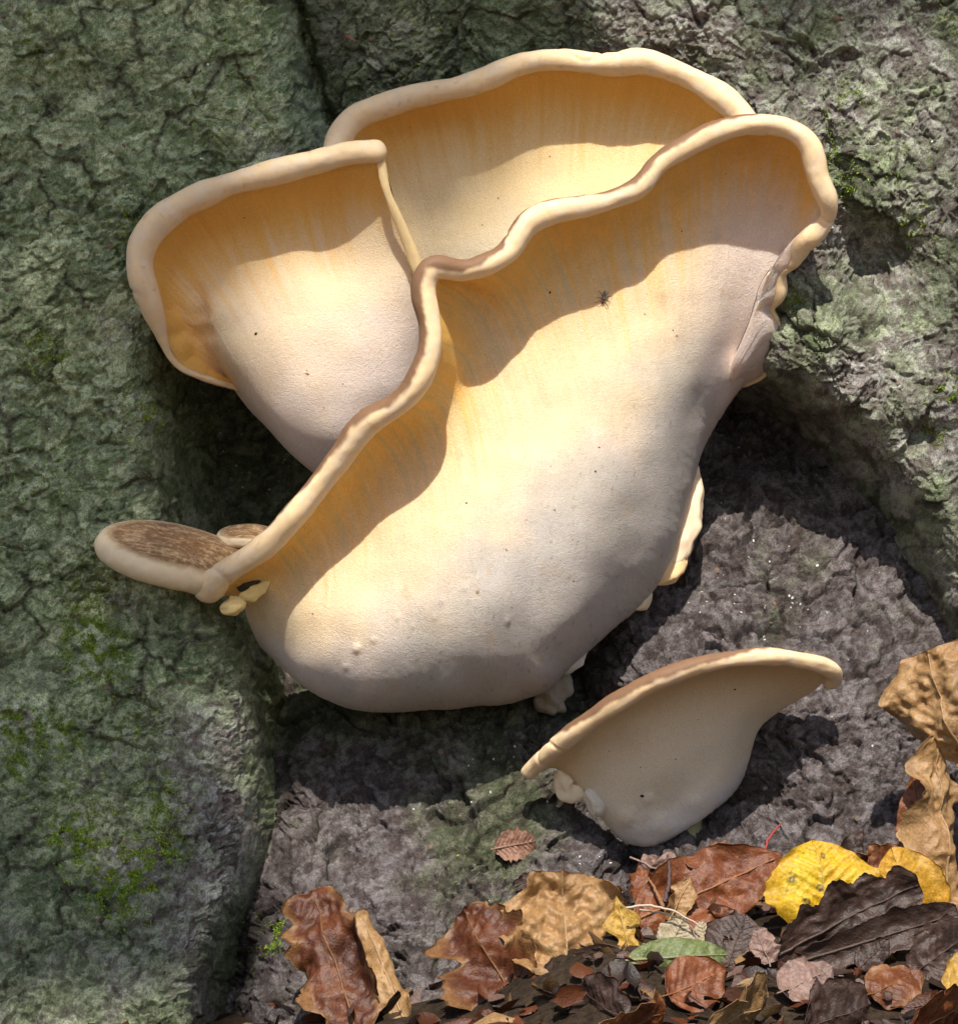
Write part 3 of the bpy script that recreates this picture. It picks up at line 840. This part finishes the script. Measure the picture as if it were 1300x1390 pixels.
# ------------------------------------------------------------------ fallen leaves
def leaf(name, A, B, width, roll=0.0, bend=0.0, curl=0.0, wave=1.5, crumple=2.0, palette='tan', shape='oval', seed=0, label=None, group=None, res=(34, 64), vein=1.0, petiole=.12, twist=0.0, kind=None, tipcurl=0.0):
    """A base, B tip as (px,py,y); width in photo pixels; roll turns the blade about its axis, bend arches it, curl rolls its sides"""
    A, B = P(*A), P(*B)
    ax_ = B - A
    L = np.linalg.norm(ax_)
    a = ax_ / L
    view = np.array([0, -1.0, 0.0])
    s = unit(np.cross(a, view))
    n = np.cross(s, a)
    if n @ view < 0:
        n = -n
    s, n = s * math.cos(roll) + n * math.sin(roll), n * math.cos(roll) - s * math.sin(roll)
    nu, nv = res
    w = np.linspace(-1, 1, nu)[:, None] * np.ones((1, nv))
    t = np.linspace(0, 1, nv)[None] * np.ones((nu, 1))
    if shape == 'oval':
        W = np.sin(np.pi * np.clip(t, 0, 1) ** 0.85) ** 0.72
        W = W * (1 + 0.018 * np.sin(t * 2 * np.pi * 9) * smooth(0.0, .2, t))
    elif shape == 'fan':
        W = smooth(-.05, .55, t) * (1 - 0.55 * smooth(.72, 1.02, t)) + .08
    elif shape == 'lobed':
        W = (0.25 + 0.75 * np.sin(np.pi * t ** 0.8)) * (0.72 + 0.38 * np.cos(t * 2 * np.pi * 2.6 + .5)) * smooth(1.02, .9, t)
    elif shape == 'strip':
        W = np.sin(np.pi * (0.06 + 0.88 * t)) ** 0.45
    else:
        W = np.sin(np.pi * (0.03 + 0.94 * t)) ** 0.5
    if shape in ('torn', 'strip'):
        jag = fbm(t * 7 + 3, np.sign(w) * 2.2, seed, 4, seed + 41)
        W = W * (1 + .42 * jag)
    elif shape == 'fan':
        W = W * (1 + .16 * fbm(t * 6 + 3, np.sign(w) * 2.2, seed, 4, seed + 41))
    else:
        W = W * (1 + .07 * fbm(t * 6 + 3, np.sign(w) * 2.2, seed, 3, seed + 41))
    hw = width * PXM * 0.5
    wave, crumple = wave * 1.5, crumple * 1.35
    x = w * W * hw
    # arch along the length
    th = bend * (t - 0.5) + tipcurl * np.clip(t - .6, 0, 1) ** 2 * 4
    dt = L / (nv - 1)
    yl = np.cumsum(np.cos(th), 1) * dt
    zl = -np.cumsum(np.sin(th), 1) * dt
    yl, zl = yl - yl[:, :1], zl - zl[:, :1]
    sc_ = L / max(np.hypot(yl[0, -1], zl[0, -1]), L * .35)
    yl, zl = yl * sc_, zl * sc_
    r0 = math.atan2(zl[0, -1], yl[0, -1])
    yl, zl = yl * math.cos(r0) + zl * math.sin(r0), -yl * math.sin(r0) + zl * math.cos(r0)
    if abs(curl) > 1e-3:
        cu = curl * (0.7 + .6 * noise(t * 1.7, 0.5, seed, seed + 44))
        ang_ = cu * x / hw
        xs = np.sin(ang_) / cu * hw
        zs = (1 - np.cos(ang_)) / cu * hw
    else:
        xs, zs = x, 0 * x
    nvein = 9
    ph_ = (t * L - np.abs(x) * 0.75) / L * nvein
    ridge = np.abs(((ph_ % 1) - .5) * 2)                     # 1 on a side vein
    vline = smooth(.80, 1.0, ridge) * smooth(1.0, .75, np.abs(w))
    mline = smooth(.07, .0, np.abs(w))
    retic = worley((x * 330 + 40), (yl * 330), seed)
    net = smooth(.16, .0, retic[1] - retic[0])
    cr = 1.3 * fbm(x * 38 + 7, yl * 38, seed, 2, seed + 42) + .28 * (1 - 2 * np.abs(noise(x * 130 + 7, yl * 130, seed, seed + 47)))
    zz = zl + zs + (crumple * cr + wave * np.abs(w) ** 3 * (noise(t * 5, np.sign(w) * 3.1, seed, seed + 43) * 2 + .8 * noise(t * 1.3, np.sign(w) * 2.1, seed, seed + 49))
                    - .25 * net + vein * (0.8 * ridge * smooth(1.1, .3, np.abs(w)) + .5 * mline)) / 1000
    if twist:
        tw = twist * (t - .5)
        xs, zz = xs * np.cos(tw) - zz * np.sin(tw), xs * np.sin(tw) + zz * np.cos(tw)
    V = A + s * xs[..., None] + a * yl[..., None] + n * zz[..., None]
    N = grid_normals(V)
    if (N * n).sum(-1).mean() < 0:
        N = -N
    Vb = V - N * 0.00035
    pal = PAL[palette]
    k1 = fbm(x * 60, yl * 60, seed + .5, 4, seed + 45)
    k2 = noise(x * 400, yl * 400, seed, seed + 46)
    c = mixc(np.ones(V.shape) * pal[0], pal[1], smooth(-.25, .45, k1))
    c = mixc(c, pal[2], .75 * smooth(.6, 1.0, np.abs(w) + .25 * k1))
    c = mixc(c, pal[3], .6 * np.maximum(vline * .75, mline))
    c = mixc(c, pal[3] * 1.1, .22 * net)
    c = mixc(c, pal[0] * .45, .5 * smooth(.1, .5, fbm(x * 25, yl * 25, seed + 3.5, 3, seed + 48)))
    c = mixc(c, pal[0] * .3, .6 * smooth(.5, .8, k2 + .5 * k1))
    if palette == 'yellow':
        for k in range(7):
            sx, sy = rng.uniform(-.6, .6), rng.uniform(.15, .9)
            d = np.hypot((w - sx) * hw, (t - sy) * L)
            c = mixc(c, rgb(.07, .06, .02), smooth(.0028, .0016, d) * (1 - .7 * smooth(.0012, .0006, d)))
    nn = nu * nv
    F = quads(nu, nv)
    I = np.arange(nn).reshape(nu, nv)
    loop = np.concatenate([I[:, 0], I[-1, 1:], I[-2::-1, -1], I[0, -2:0:-1]])
    l2 = np.roll(loop, -1)
    side_f = np.stack([loop, l2, l2 + nn, loop + nn], -1)
    verts = np.concatenate([V.reshape(-1, 3), Vb.reshape(-1, 3)])
    o = mesh_obj(name, verts - A, np.concatenate([F, F[:, ::-1] + nn, side_f]), M_leaf, None, np.concatenate([c.reshape(-1, 3), c.reshape(-1, 3) * .8]))
    o.location = A
    if label:
        tag(o, label, 'leaf', group)
    mid = V[nu // 2] if nu % 2 else .5 * (V[nu // 2] + V[nu // 2 - 1])
    midn = N[nu // 2]
    pt = mid[0] - a * petiole * L
    ml = np.concatenate([[pt + n * .001], mid[::4] + midn[::4] * .0002])
    rv, rf = tube(ml, np.linspace(.0009, .0003, len(ml)) * max(.6, min(1.3, L / .07)), 6)
    mesh_obj('midrib', rv - A, rf, M_leaf, o, np.tile(pal[3], (len(rv), 1)))
    return o

PAL = {  # main, second, margin, veins
    'tan': (rgb(.46, .27, .115), rgb(.56, .36, .17), rgb(.50, .31, .14), rgb(.58, .38, .19)),
    'russet': (rgb(.17, .05, .018), rgb(.23, .075, .026), rgb(.42, .22, .09), rgb(.33, .15, .06)),
    'mahogany': (rgb(.11, .03, .012), rgb(.18, .055, .02), rgb(.42, .24, .10), rgb(.26, .12, .05)),
    'rust': (rgb(.27, .085, .028), rgb(.20, .055, .02), rgb(.25, .09, .035), rgb(.42, .18, .07)),
    'dark': (rgb(.085, .05, .04), rgb(.055, .033, .028), rgb(.13, .085, .07), rgb(.10, .06, .045)),
    'yellow': (rgb(.84, .50, .015), rgb(.86, .62, .02), rgb(.60, .34, .02), rgb(.72, .55, .10)),
    'orange': (rgb(.70, .38, .03), rgb(.74, .46, .05), rgb(.66, .36, .06), rgb(.78, .50, .12)),
    'ochre': (rgb(.60, .36, .05), rgb(.66, .42, .08), rgb(.50, .30, .05), rgb(.70, .48, .14)),
    'pink': (rgb(.34, .22, .19), rgb(.26, .16, .14), rgb(.40, .28, .24), rgb(.42, .30, .26)),
    'green': (rgb(.17, .23, .07), rgb(.34, .38, .20), rgb(.14, .18, .06), rgb(.36, .40, .22)),
    'pale': (rgb(.52, .45, .30), rgb(.42, .36, .22), rgb(.56, .50, .38), rgb(.58, .52, .40)),
    'chip': (rgb(.36, .19, .13), rgb(.28, .14, .09), rgb(.40, .24, .17), rgb(.42, .25, .18)),
}
PAL = {k: tuple(c * np.array([.74, .70, .66]) for c in v) for k, v in PAL.items()}
G = 'fallen leaves at the foot of the tree'
leaf('fallen_leaf', (492, 1412, -240), (427, 1208, -186), 112, roll=.25, curl=1.0, wave=7, crumple=6, palette='mahogany', shape='torn', seed=301, group=G, tipcurl=.6,
     label='dark russet curled leaf standing alone against the low grey root')
leaf('fallen_leaf', (556, 1405, -240), (488, 1238, -198), 58, roll=-.5, curl=-1.6, wave=5, crumple=3, palette='tan', shape='torn', seed=302, group=G,
     label='narrow brown curled leaf leaning right of the lone russet leaf')
leaf('fallen_leaf', (716, 1392, -244), (628, 1234, -196), 132, roll=.1, curl=.9, wave=7, crumple=5, palette='mahogany', shape='torn', seed=303, group=G,
     label='glossy russet leaf with curled tan edge left of the crinkled tan leaf')
leaf('fallen_leaf', (770, 1372, -235), (762, 1186, -205), 150, roll=-.05, curl=-.55, bend=.5, wave=9, crumple=7.5, palette='tan', shape='fan', seed=304, group=G, vein=3.0, res=(60, 80),
     label='broad crinkled tan leaf standing upright at the bottom centre')
leaf('fallen_leaf', (868, 1345, -236), (836, 1216, -222), 60, roll=.2, curl=.4, palette='ochre', shape='lobed', seed=305, group=G,
     label='small lobed ochre yellow leaf beside the crinkled tan leaf')
leaf('fallen_leaf', (850, 1304, -258), (992, 1296, -246), 52, roll=.2, curl=-1.2, bend=.6, crumple=2, palette='green', seed=306, group=G,
     label='curled green and pale leaf at the bottom edge')
leaf('fallen_leaf', (905, 1292, -244), (928, 1246, -236), 44, roll=.2, palette='pale', shape='oval', seed=307, group=G, label='small speckled cream leaf behind the green leaf, on its left')
leaf('fallen_leaf', (965, 1292, -243), (950, 1252, -234), 36, roll=-.2, palette='pale', shape='oval', seed=308, group=G, label='smaller speckled cream leaf behind the green leaf, on its right')
leaf('fallen_leaf', (985, 1318, -250), (1012, 1240, -232), 82, roll=.2, curl=.8, crumple=1.5, palette='dark', seed=309, group=G, label='near black rounded leaf below the rust leaf')
leaf('fallen_leaf', (860, 1252, -212), (1062, 1160, -190), 104, roll=.35, bend=-.4, curl=.6, crumple=4, wave=4, palette='rust', seed=310, group=G, label='large rust red leaf lying left of the yellow leaf')
leaf('fallen_leaf', (870, 1166, -180), (985, 1215, -186), 52, roll=-.3, curl=.7, crumple=4, wave=4, palette='pink', shape='torn', seed=311, group=G, label='crumpled pinkish grey leaf under the small fungus')
leaf('fallen_leaf', (960, 1215, -178), (1020, 1160, -168), 46, roll=.5, curl=.5, crumple=3, palette='pink', seed=312, group=G, label='dusky pink leaf wedged behind the rust leaf')
leaf('fallen_leaf', (1128, 1268, -222), (1102, 1140, -200), 150, roll=-.2, curl=.45, bend=.35, crumple=2, wave=3, palette='yellow', seed=313, group=G, vein=1.8, res=(60, 80),
     label='bright yellow leaf with green tinge and dark spots')
leaf('fallen_leaf', (1262, 1272, -214), (1210, 1150, -196), 106, roll=.35, curl=.5, bend=.3, crumple=2, palette='orange', seed=314, group=G, vein=1.6, label='orange yellow leaf beneath the large tan curled leaf')
leaf('fallen_leaf', (1054, 1298, -250), (1246, 1200, -238), 88, roll=-.1, curl=.7, bend=-.35, crumple=3, wave=3, palette='dark', shape='torn', seed=315, group=G, res=(50, 90), vein=.4,
     label='torn dark purple brown leaf lying across the yellow leaf')
leaf('fallen_leaf', (1090, 1304, -256), (1300, 1240, -246), 52, roll=.1, curl=1.4, bend=.2, crumple=2, palette='dark', shape='strip', seed=316, group=G, vein=.4,
     label='long dark rolled leaf below the torn dark leaf')
leaf('fallen_leaf', (1240, 1322, -262), (1322, 1262, -252), 70, roll=.2, curl=.7, crumple=3, palette='dark', shape='torn', seed=317, group=G, label='dark brown leaf in the bottom right corner of the litter')
leaf('fallen_leaf', (1232, 1296, -236), (1284, 1250, -230), 40, roll=.3, palette='orange', seed=318, group=G, label='scrap of yellow leaf below the long dark rolled leaf')
# tall tan curled leaf at the right: two folds of one leaf
leaf('fallen_leaf', (1322, 1048, -176), (1262, 882, -164), 150, roll=.5, curl=-.9, bend=.9, wave=6, crumple=5, palette='tan', shape='fan', seed=319, group=G, res=(60, 80), vein=1.6, tipcurl=.5,
     label='tall tan curled leaf leaning on the root at the right edge, upper one')
leaf('fallen_leaf', (1290, 1245, -190), (1268, 1000, -170), 96, roll=-.6, curl=-1.3, wave=7, crumple=4, palette='tan', shape='torn', seed=320, group=G, res=(60, 90), vein=1.2,
     label='wavy edged tan leaf hanging below the tall curled one at the right edge')
leaf('fallen_leaf', (1262, 1225, -176), (1240, 1050, -158), 64, roll=.4, curl=.7, wave=3, crumple=3, palette='rust', seed=321, group=G, label='rust brown leaf behind the wavy tan leaf at the right')
for i, (A_, B_, w_, pal_, lab) in enumerate([
        ((1130, 1190, -160), (1172, 1128, -146), 30, 'dark', 'thin dark dry leaf standing behind the yellow leaf'),
        ((1140, 1196, -168), (1210, 1156, -160), 48, 'russet', 'dark russet crumpled leaf between yellow and orange leaves'),
        ((1178, 1190, -170), (1230, 1150, -160), 44, 'russet', 'russet scrap of leaf against the tall tan leaf'),
        ((1000, 1190, -170), (960, 1150, -160), 46, 'russet', 'dark reddish leaf in the shade right of the pale stalk'),
        ((905, 1252, -214), (936, 1192, -200), 34, 'tan', 'small folded tan leaf in front of the pinkish crumpled leaf'),
        ((1045, 1308, -256), (1028, 1262, -248), 34, 'pink', 'small mauve brown leaf scrap right of the near black leaf'),
        ((1165, 1316, -262), (1205, 1278, -256), 40, 'dark', 'small dark leaf below the long rolled leaf'),
        ((880, 1236, -204), (868, 1170, -180), 30, 'rust', 'rust leaf sliver beside the shaded groove between the roots')]):
    leaf('fallen_leaf', A_, B_, w_, roll=rng.uniform(-.5, .5), curl=rng.uniform(-1, 1), crumple=3, wave=3, palette=pal_, shape='torn' if i % 2 else 'oval', seed=330 + i, group=G, label=lab, res=(22, 36))
p, n_ = tree_at(698, 1150)
leaf('fallen_leaf', (672, 1152, p[1] * 1000 - 6), (726, 1142, p[1] * 1000 - 5), 42, roll=.1, curl=.3, bend=.4, crumple=1.6, palette='chip', shape='torn', seed=322, label='small pinkish brown leaf chip resting on the low grey root')
p, n_ = tree_at(716, 1200)
leaf('fallen_leaf', (700, 1204, p[1] * 1000 - 8), (732, 1188, p[1] * 1000 - 8), 18, roll=.4, curl=.6, crumple=1.6, palette='dark', shape='torn', seed=323, label='tiny dark leaf scrap above the crinkled tan leaf', res=(16, 28))

# larger leaves of the litter nearer the camera (below the picture's written strip)
near_specs = [((850, 1385, -330), (780, 1340, -300), 76, 'dark'), ((800, 1405, -370), (900, 1372, -350), 84, 'russet'),
              ((905, 1352, -310), (985, 1318, -290), 74, 'rust'), ((960, 1402, -370), (1040, 1352, -330), 90, 'tan'), ((1060, 1350, -310), (1130, 1314, -290), 66, 'pink'),
              ((1090, 1402, -370), (1180, 1362, -340), 86, 'dark'), ((1180, 1352, -310), (1250, 1318, -290), 70, 'russet'), ((1215, 1404, -370), (1310, 1352, -330), 90, 'rust'),
              ((1290, 1350, -310), (1340, 1300, -280), 60, 'ochre')]
near_lab = ['dark leaf lying below the crinkled tan leaf', 'russet leaf at the bottom edge below the green curled leaf', 'rust leaf just below the green curled leaf', 'tan leaf at the bottom edge below the near black leaf',
            'mauve brown leaf below the torn dark leaf', 'dark leaf at the bottom edge right of a tan one', 'russet leaf below the scrap of yellow leaf', 'rust leaf at the bottom right corner', 'ochre leaf at the right edge below the dark leaves']
def leaf_on_ground(A_, B_, lift):
    out = []
    for (x_, y_, d_) in (A_, B_):
        k = PXM * (CAM_D + d_ / 1000) / CAM_D
        out.append((x_, y_, d_))
    return out
for i, ((A_, B_, w_, pal_), lab) in enumerate(zip(near_specs, near_lab)):
    leaf('fallen_leaf', A_, B_, w_, roll=rng.uniform(-.9, -.2) if i % 2 else rng.uniform(.1, .7), curl=rng.uniform(-.8, .8), bend=rng.uniform(-.5, .5), crumple=3, wave=3, palette=pal_, shape=('oval', 'torn')[i % 2], seed=360 + i, group=G, label=lab, res=(28, 48))

# litter: small leaf fragments covering the soil, nobody could count them
lv, lf, lc, n0 = [], [], [], 0
keys = ['russet', 'dark', 'rust', 'tan', 'pink', 'dark', 'russet']
lx, ly = rng.uniform(-.75, .75, 8000), rng.uniform(-.95, -.08, 8000)
lz = ground_z(lx, ly)
for i in range(8000):
    x, y = lx[i], ly[i]
    pxx = x / PXM + 650
    if pxx < 640 and rng.random() > 0.25:
        continue
    z = lz[i] + rng.uniform(0.001, 0.012)
    a_ = unit(rng.normal(size=3) * np.array([1, 1, .45]))
    n_ = unit(np.array([0, -.3, 1]) + .6 * rng.normal(size=3))
    a_ = unit(a_ - n_ * (a_ @ n_))
    b_ = np.cross(n_, a_)
    if pxx > 560 and y > -.29:
        z -= .004
    Lh, Wh = rng.uniform(.003, .013), rng.uniform(.002, .008)
    cu = rng.uniform(-.6, .6)
    g = []
    for u_ in np.linspace(-1, 1, 5):
        ww = math.sqrt(max(0.02, 1 - u_ * u_)) * (1 + rng.uniform(-.25, .25))
        for k_2 in (-1, 0, 1):
            g.append(np.array([x, y, z]) + a_ * Lh * u_ + b_ * Wh * ww * k_2 + n_ * (cu * Wh * abs(k_2) + .3 * cu * Lh * u_ * u_ + rng.uniform(-.0008, .0008)))
    lv += g
    lf.append(quads(5, 3) + n0)
    pal = PAL[keys[i % 7]]
    cc_ = pal[0] + (pal[1] - pal[0]) * rng.random()
    lc += [cc_ * rng.uniform(.3, .8)] * 15
    n0 += 15
litter = mesh_obj('leaf_litter', np.array(lv), np.concatenate(lf), M_leaf, None, np.array(lc))
litter['kind'] = 'stuff'
tag(litter, 'broken brown leaf fragments covering the soil around the larger leaves', 'leaf litter')

# ------------------------------------------------------------------ moss, flecks, twigs, specks, fly
mv, mf, mc, n0 = [], [], [], 0
spots = [(130, 880, 45, 500), (30, 985, 36, 380), (20, 1040, 26, 160), (85, 1000, 30, 160), (105, 1140, 42, 420), (180, 1190, 44, 520), (225, 1150, 30, 200), (215, 1085, 40, 240), (150, 1215, 40, 260), (200, 985, 60, 160), (100, 1080, 60, 180),
         (55, 475, 40, 160), (190, 560, 40, 140), (120, 800, 50, 160), (110, 855, 40, 200), (1130, 215, 40, 240), (1140, 130, 36, 160), (1295, 20, 26, 160), (1285, 530, 28, 180), (1245, 300, 34, 160), (1150, 255, 20, 200),
         (1075, 405, 16, 90), (1270, 590, 20, 80), (330, 40, 80, 120), (560, 60, 80, 100), (40, 60, 60, 120), (300, 170, 80, 120), (370, 1270, 26, 120), (660, 1160, 60, 40), (1085, 240, 30, 60), (1205, 205, 50, 100), (880, 1160, 25, 20), (180, 300, 60, 140), (80, 640, 70, 160)]
for (sx, sy, sr, cnt) in spots:
    k_n = cnt * (9 if sx < 400 else 4)
    qx_, qy_ = rng.normal(sx, sr * .55, k_n), rng.normal(sy, sr * .55, k_n)
    keep = noise(qx_ / 16, qy_ / 16, 0, 400) > 0.02
    for px, py in zip(qx_[keep], qy_[keep]):
        p, n_ = tree_at(px, py)
        d = unit(n_ * .8 + np.array([0, -.15, .1]) + .75 * rng.normal(size=3))
        s_ = unit(np.cross(d, rng.normal(size=3)))
        Lb, wb = rng.uniform(.0010, .0032), rng.uniform(.00025, .00055)
        up_ = np.array([0, 0, 1.0]) * rng.uniform(-.4, .3) * Lb
        p = p - n_ * .0004
        mv += [p - s_ * wb, p + s_ * wb, p + d * Lb * .6 + s_ * wb * .8, p + d * Lb * .6 - s_ * wb * .8, p + d * Lb + up_]
        mf.append([n0, n0 + 1, n0 + 2]); mf.append([n0, n0 + 2, n0 + 3]); mf.append([n0 + 3, n0 + 2, n0 + 4])
        g = rng.uniform(.6, 1.3)
        y_ = rng.random()
        mc += [np.array([.18 + .24 * y_, .36 + .12 * y_, .045]) * g] * 5
        n0 += 5
moss = mesh_obj('moss', np.array(mv), np.array(mf), M_moss, None, np.array(mc), smooth_shade=False)
adopt(moss, tree)
moss['kind'] = 'stuff'

fv, ff, fc, n0 = [], [], [], 0
ico = np.array([[0, 0, 1], [.9, 0, .2], [.2, .9, .1], [-.8, .5, .2], [-.7, -.6, .1], [.3, -.9, .2]])
icf = [[0, 1, 2], [0, 2, 3], [0, 3, 4], [0, 4, 5], [0, 5, 1]]
def fleck(p, n_, r_, c_):
    global n0
    t_ = unit(np.cross(n_, rng.normal(size=3)))
    b_ = np.cross(n_, t_)
    sc2 = rng.uniform(.6, 1.5, 2)
    for q_ in ico:
        fv.append(p + r_ * (t_ * q_[0] * sc2[0] + b_ * q_[1] * sc2[1] + n_ * q_[2] * .7))
        fc.append(c_)
    for f_ in icf:
        ff.append([n0 + k for k in f_])
    n0 += 6
clusters = [(1030, 790, 110, 8), (1075, 815, 12, 6), (990, 690, 70, 6), (1085, 800, 90, 8), (960, 790, 30, 8), (700, 1000, 40, 10), (820, 1150, 30, 8), (330, 650, 60, 14), (370, 620, 30, 6), (100, 520, 60, 6), (150, 620, 60, 5), (1160, 380, 60, 6),
            (1150, 600, 60, 6), (60, 1000, 80, 8), (1000, 610, 40, 6), (330, 60, 150, 8), (1200, 150, 100, 8), (1100, 900, 120, 10), (560, 1150, 200, 12), (650, 1050, 60, 6)]
for (sx, sy, sr, cnt) in clusters:
    for _ in range(cnt):
        p, n_ = tree_at(rng.normal(sx, sr * .6), rng.normal(sy, sr * .6))
        g = rng.uniform(.45, .8)
        fleck(p, n_, rng.uniform(.0003, .0011), (g, g, g * .97))
for _ in range(260):                                              # brown bark crumbs
    p, n_ = tree_at(rng.uniform(0, 1300), rng.uniform(0, 1300))
    fleck(p, n_, rng.uniform(.0008, .0022), (.20, .13, .09) if rng.random() < .6 else (.13, .10, .08))
crumbs = mesh_obj('bark_flecks', np.array(fv), np.array(ff), M_plain, None, np.array(fc))
adopt(crumbs, tree)
crumbs['kind'] = 'stuff'

def on_face(face, fn, px, py):
    fx, fy = to_px(face)
    d = (fx - px) ** 2 + (fy - py) ** 2
    cand = np.argsort(d.ravel())[:40]
    ys = face[..., 1].ravel()[cand]
    k = cand[np.argmin(ys)]
    nn_ = fn.reshape(-1, 3)[k]
    if nn_[1] > 0:
        nn_ = -nn_
    return face.reshape(-1, 3)[k], nn_
fv, ff, fc, n0 = [], [], [], 0
for (face, fn, pts_) in ((f_face, f_fn, [(885, 398), (880, 420), (752, 400), (991, 238), (1005, 437), (796, 556), (790, 604), (749, 625), (815, 640), (820, 605), (884, 603), (880, 745), (786, 790), (722, 775), (694, 875), (674, 805), (633, 674), (420, 835), (540, 725), (920, 445), (925, 455), (935, 405), (640, 800), (588, 822), (720, 700), (690, 740), (760, 690), (700, 830), (930, 320), (1090, 318)]),
                         (b_face, b_fn, [(678, 262), (655, 298), (560, 175), (740, 210)]), (l_face, l_fn, [(420, 508), (418, 514), (472, 522), (350, 448), (440, 560), (505, 600), (330, 300)]),
                         (s_face, s_fn, [(872, 1047), (826, 1025), (920, 1035), (952, 980), (1000, 940), (870, 1085)])):
    for (px, py) in pts_:
        p, n_ = on_face(face, fn, px, py)
        fleck(p, n_, .0003 + .0010 * rng.random() ** 2, (.03, .022, .016) if rng.random() < .75 else (.35, .22, .10))
specks = mesh_obj('dirt_specks', np.array(fv), np.array(ff), M_plain, None, np.array(fc))
specks['kind'] = 'stuff'
tag(specks, 'tiny dark dirt specks dotted over the pale fungus', 'dirt')

p, n_ = on_face(f_face, f_fn, 827, 405)
t_ = unit(np.cross(n_, np.array([.35, 0, 1.0])))
u_ = np.cross(n_, t_)
parts = []
c0 = p + n_ * .0014
body = np.array([c0 + u_ * k * .0038 for k in np.linspace(-1, 1, 13)])
br = np.array([.1, .75, 1.05, .9, .45, .95, 1.2, 1.15, .6, .75, .8, .5, .08]) * .0011
parts.append(tube(body, br, 10))
for sgn in (-1, 1):
    for k, (o1, o2) in enumerate([(.0015, .0045), (.0004, .0005), (-.0006, -.0042)]):
        leg = np.array([c0 + u_ * o1 * .8, c0 + u_ * (o1 + o2) * .5 + t_ * sgn * .0026 + n_ * .0016, p + u_ * o2 + t_ * sgn * .0050 + n_ * .0002])
        parts.append(tube(leg, [.00028, .00022, .00012], 5))
v, f = join(parts)
fly = mesh_obj('fly', v - p, f, M_glossy, None, np.tile(rgb(.03, .022, .015), (len(v), 1)))
fly.location = p
tag(fly, 'tiny dark fly with spread legs sitting on the upper front lobe', 'fly')
for sgn in (-1, 1):
    wp = np.array([[0, 0], [-.0015, .0010], [-.0042, .0016], [-.0052, .0006], [-.0030, -.0001]])
    wv = np.array([c0 - p + n_ * (.0010 + .0002 * k) + u_ * a_ + t_ * sgn * (b_ + .0003) for k, (a_, b_) in enumerate(wp)])
    mesh_obj('wing', wv, [[0, 1, 2], [0, 2, 3], [0, 3, 4]] and np.array([[0, 1, 2], [0, 2, 3], [0, 3, 4]]), M_glossy, fly, np.tile(rgb(.14, .11, .08), (5, 1)))

def twig(label, pts_, r0, r1, c_, cat='twig'):
    p3 = np.array([P(*q) for q in pts_])
    t = chord(p3)
    pp = cubic(t, p3, np.linspace(0, t[-1], 26)) if len(p3) > 2 else np.linspace(p3[0], p3[1], 26)
    pp = pp + np.stack([noise(np.arange(26) * .4, k * 3.3, r0 * 1e4, 500) for k in range(3)], -1) * .0008
    v, f = tube(pp, np.linspace(r0, r1, 26), 7)
    o = mesh_obj('twig', v - p3[0], f, M_plain, None, np.tile(c_, (len(v), 1)))
    o.location = p3[0]
    return tag(o, label, cat)
twig('thin red stem rising from the leaves right of the small fungus', [(1036, 1170, -158), (1042, 1142, -150), (1060, 1118, -140)], .0011, .0005, rgb(.34, .06, .05))
twig('dark twig poking up in front of the pinkish crumpled leaf', [(902, 1225, -212), (908, 1195, -206), (906, 1160, -198)], .0014, .0008, rgb(.10, .07, .07))
twig('short brown twig leaning left of the dark upright twig', [(900, 1232, -214), (890, 1210, -210), (880, 1192, -206)], .0014, .0006, rgb(.28, .14, .07))
twig('pale dry grass stem arching over the litter beside the ochre leaf', [(850, 1232, -238), (885, 1230, -242), (920, 1240, -244), (950, 1258, -244)], .0008, .0005, rgb(.55, .47, .36), 'stem')
twig('second pale grass strand just under the arching stem', [(868, 1236, -236), (900, 1240, -240), (932, 1252, -242), (944, 1272, -240)], .0006, .0004, rgb(.48, .38, .28), 'stem')
p, n_ = tree_at(478, 52)
twig('tiny reddish needle stuck to the upper green bark', [(468, 47, p[1] * 1000 - 5), (482, 56, p[1] * 1000 - 5)], .0009, .0006, rgb(.34, .15, .10))
